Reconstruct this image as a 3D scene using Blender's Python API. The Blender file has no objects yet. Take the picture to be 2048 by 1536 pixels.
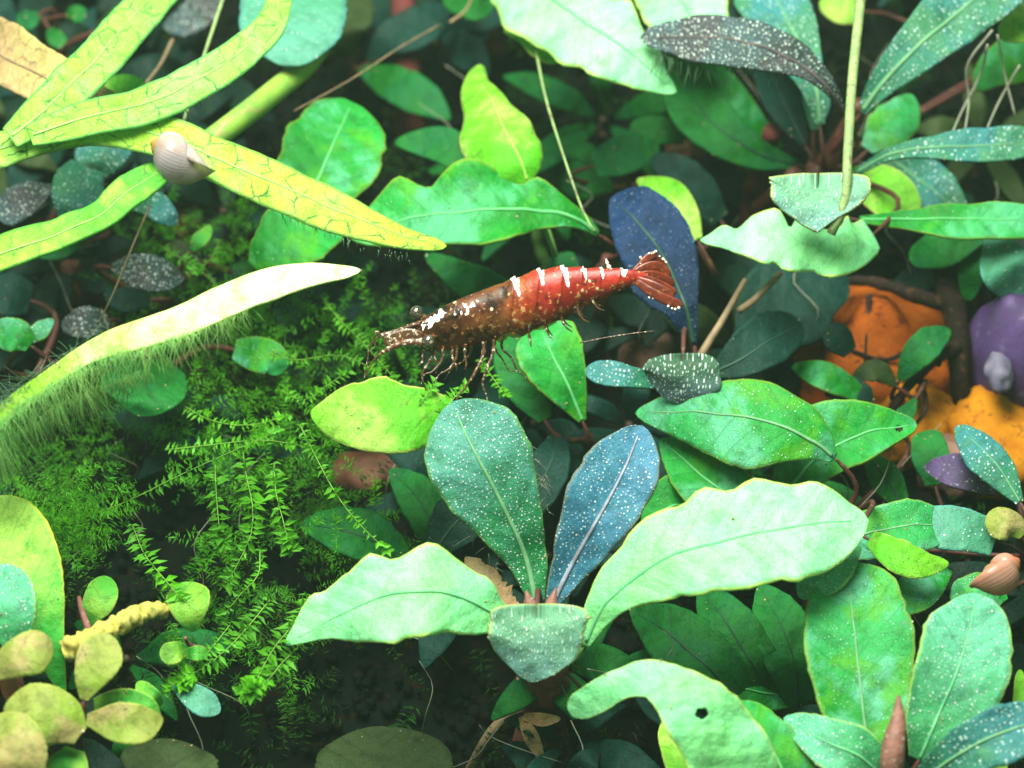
import bpy, math, random
import numpy as np
from mathutils import Vector, noise as mnoise

random.seed(7)
S = 0.001                      # everything below is laid out in millimetres
scene = bpy.context.scene
COL = scene.collection

# ------------------------------------------------------------------ camera
PITCH = math.radians(45.0)
TAN = 37.5 / 220.0
FWD = Vector((0, math.cos(PITCH), -math.sin(PITCH)))
UPC = Vector((0, math.sin(PITCH), math.cos(PITCH)))
CAM = Vector((0, 0, 20)) - FWD * 220.0
cd = bpy.data.cameras.new('camera')
cam = bpy.data.objects.new('camera', cd)
COL.objects.link(cam)
cam.location = CAM * S
cam.rotation_euler = (math.pi / 2 - PITCH, 0, 0)
cd.sensor_width = 36.0
cd.lens = 18.0 / TAN
cd.clip_start = 0.01
cd.clip_end = 10.0
cd.dof.use_dof = True
cd.dof.focus_distance = 0.216
cd.dof.aperture_fstop = 44.0
scene.camera = cam

# ------------------------------------------------------------------ light
w = bpy.data.worlds.new('World')
scene.world = w
w.use_nodes = True
bg = w.node_tree.nodes['Background']
bg.inputs['Color'].default_value = (0.55, 0.95, 0.62, 1)
bg.inputs['Strength'].default_value = 0.46

def area(name, loc, target, sx, sy, power, color):
    ld = bpy.data.lights.new(name, 'AREA')
    ld.shape = 'RECTANGLE'
    ld.size = sx * S
    ld.size_y = sy * S
    ld.energy = power
    ld.color = color
    o = bpy.data.objects.new(name, ld)
    COL.objects.link(o)
    o.location = Vector(loc) * S
    o.rotation_euler = (Vector(target) - Vector(loc)).to_track_quat('-Z', 'Y').to_euler()
    return o
area('aquarium_lamp', (-25, 22, 200), (0, 12, 0), 150, 100, 1.55, (0.97, 1.0, 0.90))

vs = scene.view_settings
vs.view_transform = 'Standard'
vs.look = 'None'
vs.exposure = 0.12
vs.gamma = 1.0
scene.cycles.max_bounces = 6
scene.cycles.diffuse_bounces = 3
scene.cycles.glossy_bounces = 2
scene.cycles.transmission_bounces = 4
scene.cycles.volume_bounces = 0

# ------------------------------------------------------------------ helpers
def ray(px, py):
    return FWD + Vector((1, 0, 0)) * ((px - 1024) / 1024 * TAN) - UPC * ((py - 768) / 1024 * TAN)

def P(px, py, z):
    """photo pixel + height above the substrate (mm) -> point (mm)"""
    d = ray(px, py)
    return CAM + d * ((z - CAM.z) / d.z)

def P_plane(px, py, o, n):
    d = ray(px, py)
    return CAM + d * ((o - CAM).dot(n) / d.dot(n))

def mesh_obj(name, verts, faces, mat, parent=None, origin=None, uv=None, mm=None, attrs=None, smooth=True):
    """verts in world mm; the object sits at its thing's origin"""
    if origin is None:
        origin = Vector(parent['_o']) if parent is not None else Vector((0, 0, 0))
    me = bpy.data.meshes.new(name)
    me.from_pydata([((v[0] - origin[0]) * S, (v[1] - origin[1]) * S, (v[2] - origin[2]) * S) for v in verts], [], faces)
    if smooth:
        me.polygons.foreach_set('use_smooth', [True] * len(me.polygons))
    li = np.empty(len(me.loops), dtype=np.int32)
    me.loops.foreach_get('vertex_index', li)
    for nm, dat in (('UVMap', uv), ('mm', mm)):
        if dat is not None:
            l = me.uv_layers.new(name=nm)
            l.data.foreach_set('uv', np.asarray(dat, dtype=np.float32)[li].ravel())
    for k, dat in (attrs or {}).items():
        a = me.attributes.new(k, 'FLOAT', 'POINT')
        a.data.foreach_set('value', np.asarray(dat, dtype=np.float32))
    me.materials.append(mat)
    me.update()
    o = bpy.data.objects.new(name, me)
    COL.objects.link(o)
    if parent is not None:
        o.parent = parent
        o['_o'] = tuple(origin)
    else:
        o.location = origin * S
        o['_o'] = tuple(origin)
    return o

def thing(name, label, cat, origin, group=None):
    o = bpy.data.objects.new(name, None)
    COL.objects.link(o)
    o.empty_display_size = 0.002
    o.location = Vector(origin) * S
    o['_o'] = tuple(origin)
    o['label'] = label
    o['category'] = cat
    if group:
        o['group'] = group
    return o

def tag(o, label, cat, group=None):
    o['label'] = label
    o['category'] = cat
    if group:
        o['group'] = group
    return o

def crom(pts, ts):
    """Catmull-Rom through pts (any dimension) at parameters ts in 0..1"""
    p = np.asarray(pts, dtype=float)
    n = len(p)
    if n == 1:
        return np.repeat(p, len(ts), 0)
    seg = np.sqrt(((p[1:] - p[:-1]) ** 2).sum(1)) if p.ndim > 1 and p.shape[1] > 1 else np.ones(n - 1)
    k = np.concatenate([[0], np.cumsum(seg)])
    k /= k[-1]
    ext = np.vstack([2 * p[0] - p[1], p, 2 * p[-1] - p[-2]])
    out = []
    for t in ts:
        i = int(np.clip(np.searchsorted(k, t, 'right') - 1, 0, n - 2))
        f = (t - k[i]) / max(1e-9, k[i + 1] - k[i])
        a, b, c, d = ext[i], ext[i + 1], ext[i + 2], ext[i + 3]
        out.append(0.5 * (2 * b + (c - a) * f + (2 * a - 5 * b + 4 * c - d) * f * f + (3 * b - a - 3 * c + d) * f ** 3))
    return np.array(out)

def crom1(vals, ts):
    v = np.asarray(vals, dtype=float).reshape(-1, 1)
    return crom(v, ts)[:, 0]

def tube_geo(pts, radii, sides=7, V=None, F=None, flat=1.0):
    """append a capped tube to V, F"""
    V = [] if V is None else V
    F = [] if F is None else F
    pts = [Vector(p) for p in pts]
    n = len(pts)
    b = len(V)
    prev = None
    for i in range(n):
        t = (pts[min(n - 1, i + 1)] - pts[max(0, i - 1)])
        if t.length < 1e-9:
            t = Vector((0, 0, 1))
        t.normalize()
        if prev is None:
            ref = Vector((0, 0, 1)) if abs(t.z) < 0.9 else Vector((1, 0, 0))
            a = t.cross(ref).normalized()
        else:
            a = (prev - t * prev.dot(t))
            a = a.normalized() if a.length > 1e-6 else t.orthogonal().normalized()
        prev = a
        c = t.cross(a)
        r = radii[i] if hasattr(radii, '__len__') else radii
        for j in range(sides):
            an = 2 * math.pi * j / sides
            q = pts[i] + a * (math.cos(an) * r) + c * (math.sin(an) * r * flat)
            V.append((q.x, q.y, q.z))
    for i in range(n - 1):
        for j in range(sides):
            j2 = (j + 1) % sides
            F.append((b + i * sides + j, b + i * sides + j2, b + (i + 1) * sides + j2, b + (i + 1) * sides + j))
    F.append(tuple(b + j for j in reversed(range(sides))))
    F.append(tuple(b + (n - 1) * sides + j for j in range(sides)))
    return V, F

def smooth_path(pts, n):
    return [Vector(p) for p in crom([tuple(p) for p in pts], np.linspace(0, 1, n))]

# ------------------------------------------------------------------ materials
MATS = {}

class NT:
    def __init__(self, name):
        self.m = bpy.data.materials.new(name)
        self.m.use_nodes = True
        self.t = self.m.node_tree
        self.t.nodes.clear()
        self.out = self.t.nodes.new('ShaderNodeOutputMaterial')
    def n(self, typ, **kw):
        x = self.t.nodes.new('ShaderNode' + typ)
        for k, v in kw.items():
            if k.startswith('i_'):
                x.inputs[k[2:].replace('_', ' ')].default_value = v
            else:
                setattr(x, k, v)
        return x
    def l(self, a, b):
        self.t.links.new(a, b)
    def math(self, op, a, b=None, c=None, clamp=False):
        x = self.n('Math', operation=op, use_clamp=clamp)
        for i, v in enumerate((a, b, c)):
            if v is None:
                continue
            if isinstance(v, (int, float)):
                x.inputs[i].default_value = v
            else:
                self.l(v, x.inputs[i])
        return x.outputs[0]
    def mix(self, f, a, b, blend='MIX'):
        x = self.n('Mix', data_type='RGBA', blend_type=blend)
        for s, v in ((x.inputs[0], f), (x.inputs[6], a), (x.inputs[7], b)):
            if isinstance(v, (int, float)):
                s.default_value = v
            elif isinstance(v, tuple):
                s.default_value = (v[0], v[1], v[2], 1)
            else:
                self.l(v, s)
        return x.outputs[2]
    def ramp(self, val, lo, hi):
        x = self.n('MapRange', interpolation_type='SMOOTHSTEP')
        self.l(val, x.inputs[0])
        x.inputs[1].default_value = lo
        x.inputs[2].default_value = hi
        return x.outputs[0]
    def noise(self, vec, scale, detail=3, rough=0.55, dim='3D'):
        x = self.n('TexNoise', noise_dimensions=dim)
        x.inputs['Scale'].default_value = scale
        x.inputs['Detail'].default_value = detail
        x.inputs['Roughness'].default_value = rough
        if vec is not None:
            self.l(vec, x.inputs['Vector'])
        return x.outputs[0]

def leaf_mat(name, base, tip=None, spots=0.0, spot_scale=2.2, spot_col=(0.85, 0.95, 0.9), spot_r=0.30, streak=1.0,
             net=0.0, net_col=(0.03, 0.10, 0.03), margin=None, transl=0.25, patch=None, rough=0.30, mottle=0.35, dark=None, mw=0.0, patch2=None):
    if name in MATS:
        return MATS[name]
    tip = tip or base
    N = NT(name)
    uv = N.n('UVMap', uv_map='UVMap').outputs[0]
    mmn = N.n('UVMap', uv_map='mm').outputs[0]
    oi = N.n('ObjectInfo')
    off = N.n('VectorMath', operation='ADD')
    rnd = N.n('CombineXYZ')
    N.l(N.math('MULTIPLY', oi.outputs['Random'], 91.0), rnd.inputs[0])
    N.l(N.math('MULTIPLY', oi.outputs['Random'], 47.0), rnd.inputs[1])
    N.l(mmn, off.inputs[0]); N.l(rnd.outputs[0], off.inputs[1])
    mm = off.outputs[0]
    sp = N.n('SeparateXYZ'); N.l(uv, sp.inputs[0])
    u, v = sp.outputs[0], sp.outputs[1]
    big = N.noise(mm, 0.28, 3, 0.6)
    fine = N.noise(mm, 2.4, 4, 0.65)
    grad = N.math('ADD', v, N.math('MULTIPLY', N.math('SUBTRACT', big, 0.5), 1.1))
    col = N.mix(N.ramp(grad, 0.15, 0.85), base, tip)
    if patch:
        col = N.mix(N.math('MULTIPLY', N.ramp(N.noise(mm, 0.20, 3, 0.6), 0.46, 0.60), 0.9), col, patch)
    if patch2:
        sh = N.n('VectorMath', operation='ADD'); N.l(mm, sh.inputs[0]); sh.inputs[1].default_value = (31.0, 17.0, 0)
        col = N.mix(N.math('MULTIPLY', N.ramp(N.noise(sh.outputs[0], 0.24, 3, 0.6), 0.50, 0.64), 0.85), col, patch2)
    # mottled tissue
    mo = N.ramp(fine, 0.28, 0.72)
    col = N.mix(N.math('MULTIPLY', mo, mottle), col, N.mix(0.55, col, tuple(min(1, c * 1.7 + 0.03) for c in base)))
    grain = N.noise(mm, 11.0, 2, 0.6)
    col = N.mix(N.math('MULTIPLY', N.ramp(grain, 0.48, 0.70), 0.42), col, tuple(c * 0.35 for c in base))
    # broad darker and lighter tissue
    col = N.mix(N.math('MULTIPLY', N.ramp(N.noise(mm, 0.55, 4, 0.7), 0.46, 0.70), 0.55), col, tuple(c * 0.42 for c in base))
    pit = N.n('TexVoronoi', feature='F1', voronoi_dimensions='2D'); pit.inputs['Scale'].default_value = 4.2; N.l(mm, pit.inputs['Vector'])
    pc = N.n('SeparateColor'); N.l(pit.outputs['Color'], pc.inputs[0])
    pits = N.math('MULTIPLY', N.math('SUBTRACT', 1.0, N.ramp(pit.outputs['Distance'], 0.10, 0.24)), N.math('GREATER_THAN', pc.outputs[0], 0.72))
    col = N.mix(N.math('MULTIPLY', pits, 0.55), col, tuple(c * 0.25 for c in base))
    # side veins fanning from the midrib
    au = N.math('ABSOLUTE', N.math('SUBTRACT', u, 0.5))
    sm = N.n('SeparateXYZ'); N.l(mmn, sm.inputs[0])
    ph = N.math('MULTIPLY', N.math('SUBTRACT', sm.outputs[1], N.math('MULTIPLY', N.math('ABSOLUTE', sm.outputs[0]), 0.9)), 3.2)
    vein = N.math('SINE', N.math('ADD', ph, N.math('MULTIPLY', big, 3.0)))
    vm = N.math('MULTIPLY', N.ramp(vein, 0.86, 1.0), 0.24)
    col = N.mix(vm, col, tuple(c * 0.45 for c in base))
    if net > 0:
        vo = N.n('TexVoronoi', feature='DISTANCE_TO_EDGE', voronoi_dimensions='2D')
        vo.inputs['Scale'].default_value = 0.62
        st = N.n('VectorMath', operation='MULTIPLY'); N.l(mm, st.inputs[0]); st.inputs[1].default_value = (1.15, 0.75, 1)
        wob = N.n('VectorMath', operation='ADD')
        nz = N.n('TexNoise'); nz.inputs['Scale'].default_value = 1.6; N.l(mm, nz.inputs['Vector'])
        sc = N.n('VectorMath', operation='SCALE'); N.l(nz.outputs[1], sc.inputs[0]); sc.inputs['Scale'].default_value = 0.55
        N.l(st.outputs[0], wob.inputs[0]); N.l(sc.outputs[0], wob.inputs[1])
        N.l(wob.outputs[0], vo.inputs['Vector'])
        ln = N.math('SUBTRACT', 1.0, N.ramp(vo.outputs['Distance'], 0.015, 0.06))
        gate = N.ramp(N.noise(mm, 0.9, 2), 0.38, 0.60)
        col = N.mix(N.math('MULTIPLY', N.math('MULTIPLY', ln, gate), net), col, net_col)
    if dark:
        d = N.ramp(N.noise(mm, 0.8, 4, 0.75), 0.54, 0.70)
        col = N.mix(N.math('MULTIPLY', d, 0.7), col, dark)
    if margin:
        jag = N.math('ADD', au, N.math('MULTIPLY', N.math('SUBTRACT', fine, 0.5), 0.05))
        col = N.mix(N.math('MULTIPLY', N.ramp(jag, 0.462 - mw, 0.492 - mw), 0.75), col, margin)
    bumpsrc = N.math('ADD', N.math('ADD', N.math('MULTIPLY', fine, 0.7), N.math('MULTIPLY', grain, 0.25)), N.math('MULTIPLY', vein, -0.14))
    rough_s = rough
    if spots > 0:
        vo = N.n('TexVoronoi', feature='F1', voronoi_dimensions='2D')
        vo.inputs['Scale'].default_value = spot_scale
        st = N.n('VectorMath', operation='MULTIPLY'); N.l(mm, st.inputs[0]); st.inputs[1].default_value = (1, 1 / streak, 1)
        N.l(st.outputs[0], vo.inputs['Vector'])
        cs = N.n('SeparateColor'); N.l(vo.outputs['Color'], cs.inputs[0])
        rr = N.math('MULTIPLY_ADD', N.math('POWER', cs.outputs[1], 1.6), spot_r * 0.85, spot_r * 0.35)
        dot = N.math('SUBTRACT', 1.0, N.ramp(N.math('SUBTRACT', vo.outputs['Distance'], rr), -0.06, 0.04))
        dens = N.math('SUBTRACT', N.math('ADD', N.math('MULTIPLY_ADD', N.noise(mm, 0.45, 3), 2.6, -0.8), N.math('SUBTRACT', 0.5, cs.outputs[0])), 1.0 - spots - 0.0)
        dot = N.math('MULTIPLY', dot, N.ramp(dens, -0.05, 0.05))
        halo = N.mix(cs.outputs[2], spot_col, tuple(c * 0.75 for c in spot_col))
        col = N.mix(N.math('MULTIPLY', dot, N.math('MULTIPLY_ADD', cs.outputs[2], 0.6, 0.3)), col, halo)
        bumpsrc = N.math('ADD', bumpsrc, N.math('MULTIPLY', dot, 0.7))
    bp = N.n('Bump'); bp.inputs['Strength'].default_value = 0.8; bp.inputs['Distance'].default_value = 0.00022
    N.l(bumpsrc, bp.inputs['Height'])
    pr = N.n('BsdfPrincipled'); pr.inputs['Roughness'].default_value = rough
    pr.inputs['Specular IOR Level'].default_value = 0.06 if max(base) < 0.12 else 0.13
    N.l(col, pr.inputs['Base Color']); N.l(bp.outputs[0], pr.inputs['Normal'])
    tr = N.n('BsdfTranslucent')
    N.l(N.mix(0.5, col, tuple(min(1.0, c * 1.4) for c in base)), tr.inputs['Color'])
    mx = N.n('MixShader'); mx.inputs[0].default_value = transl
    N.l(pr.outputs[0], mx.inputs[1]); N.l(tr.outputs[0], mx.inputs[2])
    N.l(mx.outputs[0], N.out.inputs[0])
    MATS[name] = N.m
    return N.m

def plain_mat(name, c1, c2=None, scale=600, rough=0.55, bump=0.4, transl=0.0, c3=None, spec=0.3, sss=0.0, glassy=0.0):
    if name in MATS:
        return MATS[name]
    N = NT(name)
    tc = N.n('TexCoord').outputs['Object']
    nz = N.noise(tc, scale, 5, 0.65)
    col = N.mix(N.ramp(nz, 0.35, 0.68), c1, c2 or tuple(c * 0.5 for c in c1))
    if c3:
        col = N.mix(N.ramp(N.noise(tc, scale * 2.7, 3, 0.6), 0.56, 0.66), col, c3)
    bp = N.n('Bump'); bp.inputs['Strength'].default_value = bump; bp.inputs['Distance'].default_value = 0.0002
    N.l(nz, bp.inputs['Height'])
    pr = N.n('BsdfPrincipled'); pr.inputs['Roughness'].default_value = rough
    pr.inputs['Specular IOR Level'].default_value = spec
    if sss:
        pr.inputs['Subsurface Weight'].default_value = sss
        pr.inputs['Subsurface Radius'].default_value = (0.0012, 0.0008, 0.0006)
        pr.inputs['Subsurface Scale'].default_value = 1.0
    N.l(col, pr.inputs['Base Color']); N.l(bp.outputs[0], pr.inputs['Normal'])
    if glassy:
        tp = N.n('BsdfTransparent'); tp.inputs[0].default_value = (0.9, 0.8, 0.7, 1)
        mx = N.n('MixShader')
        lw = N.n('LayerWeight'); lw.inputs[0].default_value = 0.35
        N.l(N.math('MULTIPLY', N.math('SUBTRACT', 1.0, lw.outputs['Facing']), glassy), mx.inputs[0])
        N.l(pr.outputs[0], mx.inputs[1]); N.l(tp.outputs[0], mx.inputs[2]); N.l(mx.outputs[0], N.out.inputs[0])
    elif transl:
        tr = N.n('BsdfTranslucent'); N.l(col, tr.inputs['Color'])
        mx = N.n('MixShader'); mx.inputs[0].default_value = transl
        N.l(pr.outputs[0], mx.inputs[1]); N.l(tr.outputs[0], mx.inputs[2]); N.l(mx.outputs[0], N.out.inputs[0])
    else:
        N.l(pr.outputs[0], N.out.inputs[0])
    MATS[name] = N.m
    return N.m

YM = (0.62, 0.50, 0.06)
M = dict(
    mint=leaf_mat('mint_leaf', (0.22, 0.67, 0.23), (0.30, 0.75, 0.37), margin=(0.45, 0.52, 0.08), patch=(0.20, 0.66, 0.30), transl=0.25, mottle=0.5),
    mintspot=leaf_mat('mint_speckled_leaf', (0.045, 0.29, 0.10), (0.12, 0.42, 0.27), spots=0.75, spot_scale=3.4, spot_r=0.24, margin=(0.3, 0.45, 0.08), transl=0.25),
    green=leaf_mat('green_leaf', (0.008, 0.20, 0.016), (0.020, 0.30, 0.045), patch=(0.09, 0.42, 0.20), patch2=(0.06, 0.33, 0.010), margin=(0.16, 0.30, 0.03), spots=0.18, spot_scale=2.6, spot_r=0.16, spot_col=(0.35, 0.75, 0.35), transl=0.3),
    greenspot=leaf_mat('green_speckled_leaf', (0.010, 0.22, 0.022), (0.035, 0.32, 0.09), margin=(0.16, 0.28, 0.04), spots=0.46, spot_scale=3.3, spot_r=0.20, spot_col=(0.5, 0.85, 0.6), patch=(0.11, 0.40, 0.25), patch2=(0.07, 0.30, 0.012), transl=0.25),
    lime=leaf_mat('lime_leaf', (0.09, 0.43, 0.015), (0.20, 0.52, 0.030), patch=(0.40, 0.58, 0.11), dark=(0.05, 0.18, 0.01), margin=(0.55, 0.55, 0.15), transl=0.35),
    teal=leaf_mat('teal_speckled_leaf', (0.010, 0.15, 0.04), (0.06, 0.22, 0.18), spots=0.84, spot_scale=3.9, spot_r=0.24, margin=(0.08, 0.20, 0.03), transl=0.15),
    blue=leaf_mat('blue_speckled_leaf', (0.025, 0.12, 0.18), (0.045, 0.16, 0.25), spots=0.80, spot_scale=3.8, spot_r=0.24, spot_col=(0.8, 0.92, 0.97), patch=(0.03, 0.15, 0.20), margin=(0.14, 0.14, 0.08), transl=0.15),
    navy=leaf_mat('navy_speckled_leaf', (0.004, 0.015, 0.040), (0.006, 0.024, 0.075), spots=0.60, spot_scale=3.4, spot_r=0.18, spot_col=(0.22, 0.32, 0.45), transl=0.1),
    dteal=leaf_mat('dark_teal_leaf', (0.004, 0.028, 0.018), (0.006, 0.036, 0.028), spots=0.40, spot_scale=3.3, spot_r=0.15, spot_col=(0.06, 0.15, 0.13), transl=0.15),  # naturally dark teal, deepened further so low leaves read as shaded
    grey=leaf_mat('grey_speckled_leaf', (0.028, 0.045, 0.040), (0.05, 0.085, 0.095), spots=1.1, spot_scale=3.7, spot_r=0.28, spot_col=(0.72, 0.85, 0.74), transl=0.1, patch=(0.05, 0.045, 0.05)),
    tealgrey=leaf_mat('teal_grey_speckled_leaf', (0.020, 0.14, 0.075), (0.035, 0.17, 0.19), spots=0.76, spot_scale=3.0, spot_r=0.25, spot_col=(0.72, 0.92, 0.85), patch=(0.045, 0.17, 0.075), transl=0.15),
    heart=leaf_mat('grey_green_streaked_leaf', (0.12, 0.29, 0.17), (0.13, 0.28, 0.26), spots=1.1, spot_scale=4.4, spot_r=0.26, streak=2.2, spot_col=(0.62, 0.88, 0.66), margin=(0.30, 0.34, 0.10), transl=0.15),
    heartdark=leaf_mat('dark_streaked_leaf', (0.035, 0.09, 0.05), (0.06, 0.10, 0.12), spots=1.3, spot_scale=4.6, spot_r=0.32, streak=2.0, spot_col=(0.70, 0.82, 0.72), transl=0.1),
    silver=leaf_mat('silver_teal_leaf', (0.06, 0.25, 0.14), (0.08, 0.26, 0.19), spots=0.34, spot_scale=2.2, spot_r=0.18, spot_col=(0.7, 0.92, 0.85), margin=(0.08, 0.28, 0.26), transl=0.2),
    fern=leaf_mat('yellow_fern_leaf', (0.30, 0.60, 0.035), (0.38, 0.57, 0.05), mw=0.03, net=0.9, patch=(0.28, 0.58, 0.12), margin=(0.12, 0.26, 0.06), dark=(0.22, 0.30, 0.06), transl=0.3, mottle=0.5),
    fernpale=leaf_mat('pale_fern_leaf', (0.24, 0.60, 0.05), (0.22, 0.60, 0.08), mw=0.03, net=0.9, patch=(0.24, 0.56, 0.14), margin=(0.07, 0.26, 0.08), transl=0.3, mottle=0.5),
    ferngreen=leaf_mat('green_fern_leaf', (0.20, 0.50, 0.04), (0.045, 0.38, 0.025), net=0.6, patch=(0.32, 0.54, 0.06), margin=(0.05, 0.22, 0.03), mw=0.03, transl=0.3),
    yellowgreen=leaf_mat('yellow_green_leaf', (0.04, 0.36, 0.04), (0.38, 0.58, 0.09), margin=(0.5, 0.5, 0.05), transl=0.3),
    fernbrown=leaf_mat('dying_fern_leaf', (0.36, 0.24, 0.11), (0.50, 0.50, 0.12), net=0.6, net_col=(0.10, 0.06, 0.03), patch=(0.42, 0.28, 0.15), dark=(0.08, 0.07, 0.06), transl=0.25),
    ivory=leaf_mat('ivory_fern_leaf', (0.24, 0.50, 0.03), (0.66, 0.72, 0.48), net=0.35, net_col=(0.4, 0.5, 0.2), transl=0.25, mottle=0.2, margin=(0.45, 0.55, 0.10)),
    dim=leaf_mat('shade_dimmed_green_leaf', (0.008, 0.10, 0.012), (0.012, 0.14, 0.024), patch=(0.010, 0.11, 0.035), spots=0.1, spot_scale=2.0, spot_r=0.12, spot_col=(0.05, 0.2, 0.08), transl=0.2),  # green leaf dimmed in its colour to look shaded
    dimdark=leaf_mat('shade_darkened_leaf', (0.004, 0.017, 0.009), (0.006, 0.022, 0.016), transl=0.12),  # near-black leaf for the fillers, canopy shade put into the colour
    carpet=leaf_mat('carpet_leaf', (0.20, 0.30, 0.035), (0.28, 0.30, 0.07), patch=(0.40, 0.28, 0.13), dark=(0.08, 0.11, 0.02), margin=(0.36, 0.44, 0.08), transl=0.3),
    carpetgreen=leaf_mat('carpet_green_leaf', (0.03, 0.26, 0.025), (0.10, 0.38, 0.04), patch=(0.22, 0.40, 0.04), transl=0.3, margin=(0.4, 0.45, 0.08)),
    brown=leaf_mat('withered_leaf', (0.24, 0.14, 0.06), (0.34, 0.25, 0.12), dark=(0.06, 0.04, 0.02), transl=0.2),
    olive=leaf_mat('olive_leaf', (0.025, 0.045, 0.012), (0.035, 0.055, 0.018), transl=0.2),
    purple=leaf_mat('purple_speckled_leaf', (0.03, 0.03, 0.04), (0.09, 0.055, 0.14), spots=0.5, spot_scale=3.0, spot_r=0.22, spot_col=(0.5, 0.5, 0.6), transl=0.1),
)
rib_dark = plain_mat('midrib_teal', (0.08, 0.36, 0.16), (0.16, 0.46, 0.20), 900, transl=0.2)
rib_pale = plain_mat('midrib_pale', (0.14, 0.32, 0.14), (0.10, 0.26, 0.13), 900, transl=0.2)
rib_pink = plain_mat('midrib_pinkish', (0.22, 0.24, 0.30), (0.14, 0.13, 0.16), 900)
rib_fern = plain_mat('midrib_fern', (0.16, 0.32, 0.07), (0.25, 0.42, 0.10), 900)
rib_low = plain_mat('midrib_dark_green', (0.010, 0.05, 0.025), (0.008, 0.03, 0.02), 900)  # dark green rib for the darker leaf colours
RIB = dict(mint=rib_dark, mintspot=rib_dark, green=plain_mat('midrib_green', (0.08, 0.38, 0.12), (0.12, 0.42, 0.14), 900, transl=0.2),
           greenspot=rib_pale, lime=plain_mat('midrib_lime', (0.36, 0.56, 0.10), (0.28, 0.50, 0.07), 900, transl=0.2),
           teal=rib_pale, blue=rib_pink, navy=rib_low, dteal=rib_low, grey=plain_mat('midrib_dark', (0.06, 0.045, 0.045), (0.10, 0.07, 0.07), 900),
           tealgrey=rib_pale, heart=rib_pale, heartdark=rib_pale, silver=rib_pale, fern=rib_fern, fernpale=rib_fern, ferngreen=rib_fern,
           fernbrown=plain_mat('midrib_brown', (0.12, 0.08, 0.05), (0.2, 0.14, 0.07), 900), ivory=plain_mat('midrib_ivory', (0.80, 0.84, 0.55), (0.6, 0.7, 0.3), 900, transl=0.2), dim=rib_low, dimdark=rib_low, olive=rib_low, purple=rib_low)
stem_red = plain_mat('red_stem', (0.085, 0.020, 0.016), (0.05, 0.02, 0.014), 500, c3=(0.11, 0.055, 0.03), transl=0.1)
stem_brown = plain_mat('brown_stem', (0.04, 0.024, 0.016), (0.02, 0.014, 0.010), 500)
stem_tan = plain_mat('tan_root', (0.24, 0.16, 0.085), (0.14, 0.10, 0.06), 700, transl=0.15)
stem_pale = plain_mat('pale_stalk', (0.24, 0.34, 0.12), (0.18, 0.25, 0.10), 700, bump=0.9, c3=(0.15, 0.14, 0.07), transl=0.2)
stem_green = plain_mat('green_stalk', (0.14, 0.34, 0.07), (0.20, 0.36, 0.08), 600, transl=0.2)
sheath_pink = plain_mat('pink_sheath', (0.26, 0.11, 0.08), (0.14, 0.06, 0.045), 900, bump=1.0, c3=(0.34, 0.24, 0.18), transl=0.2)
thread_mat = plain_mat('fine_thread', (0.28, 0.30, 0.22), (0.22, 0.2, 0.15), 900, transl=0.3)

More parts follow.
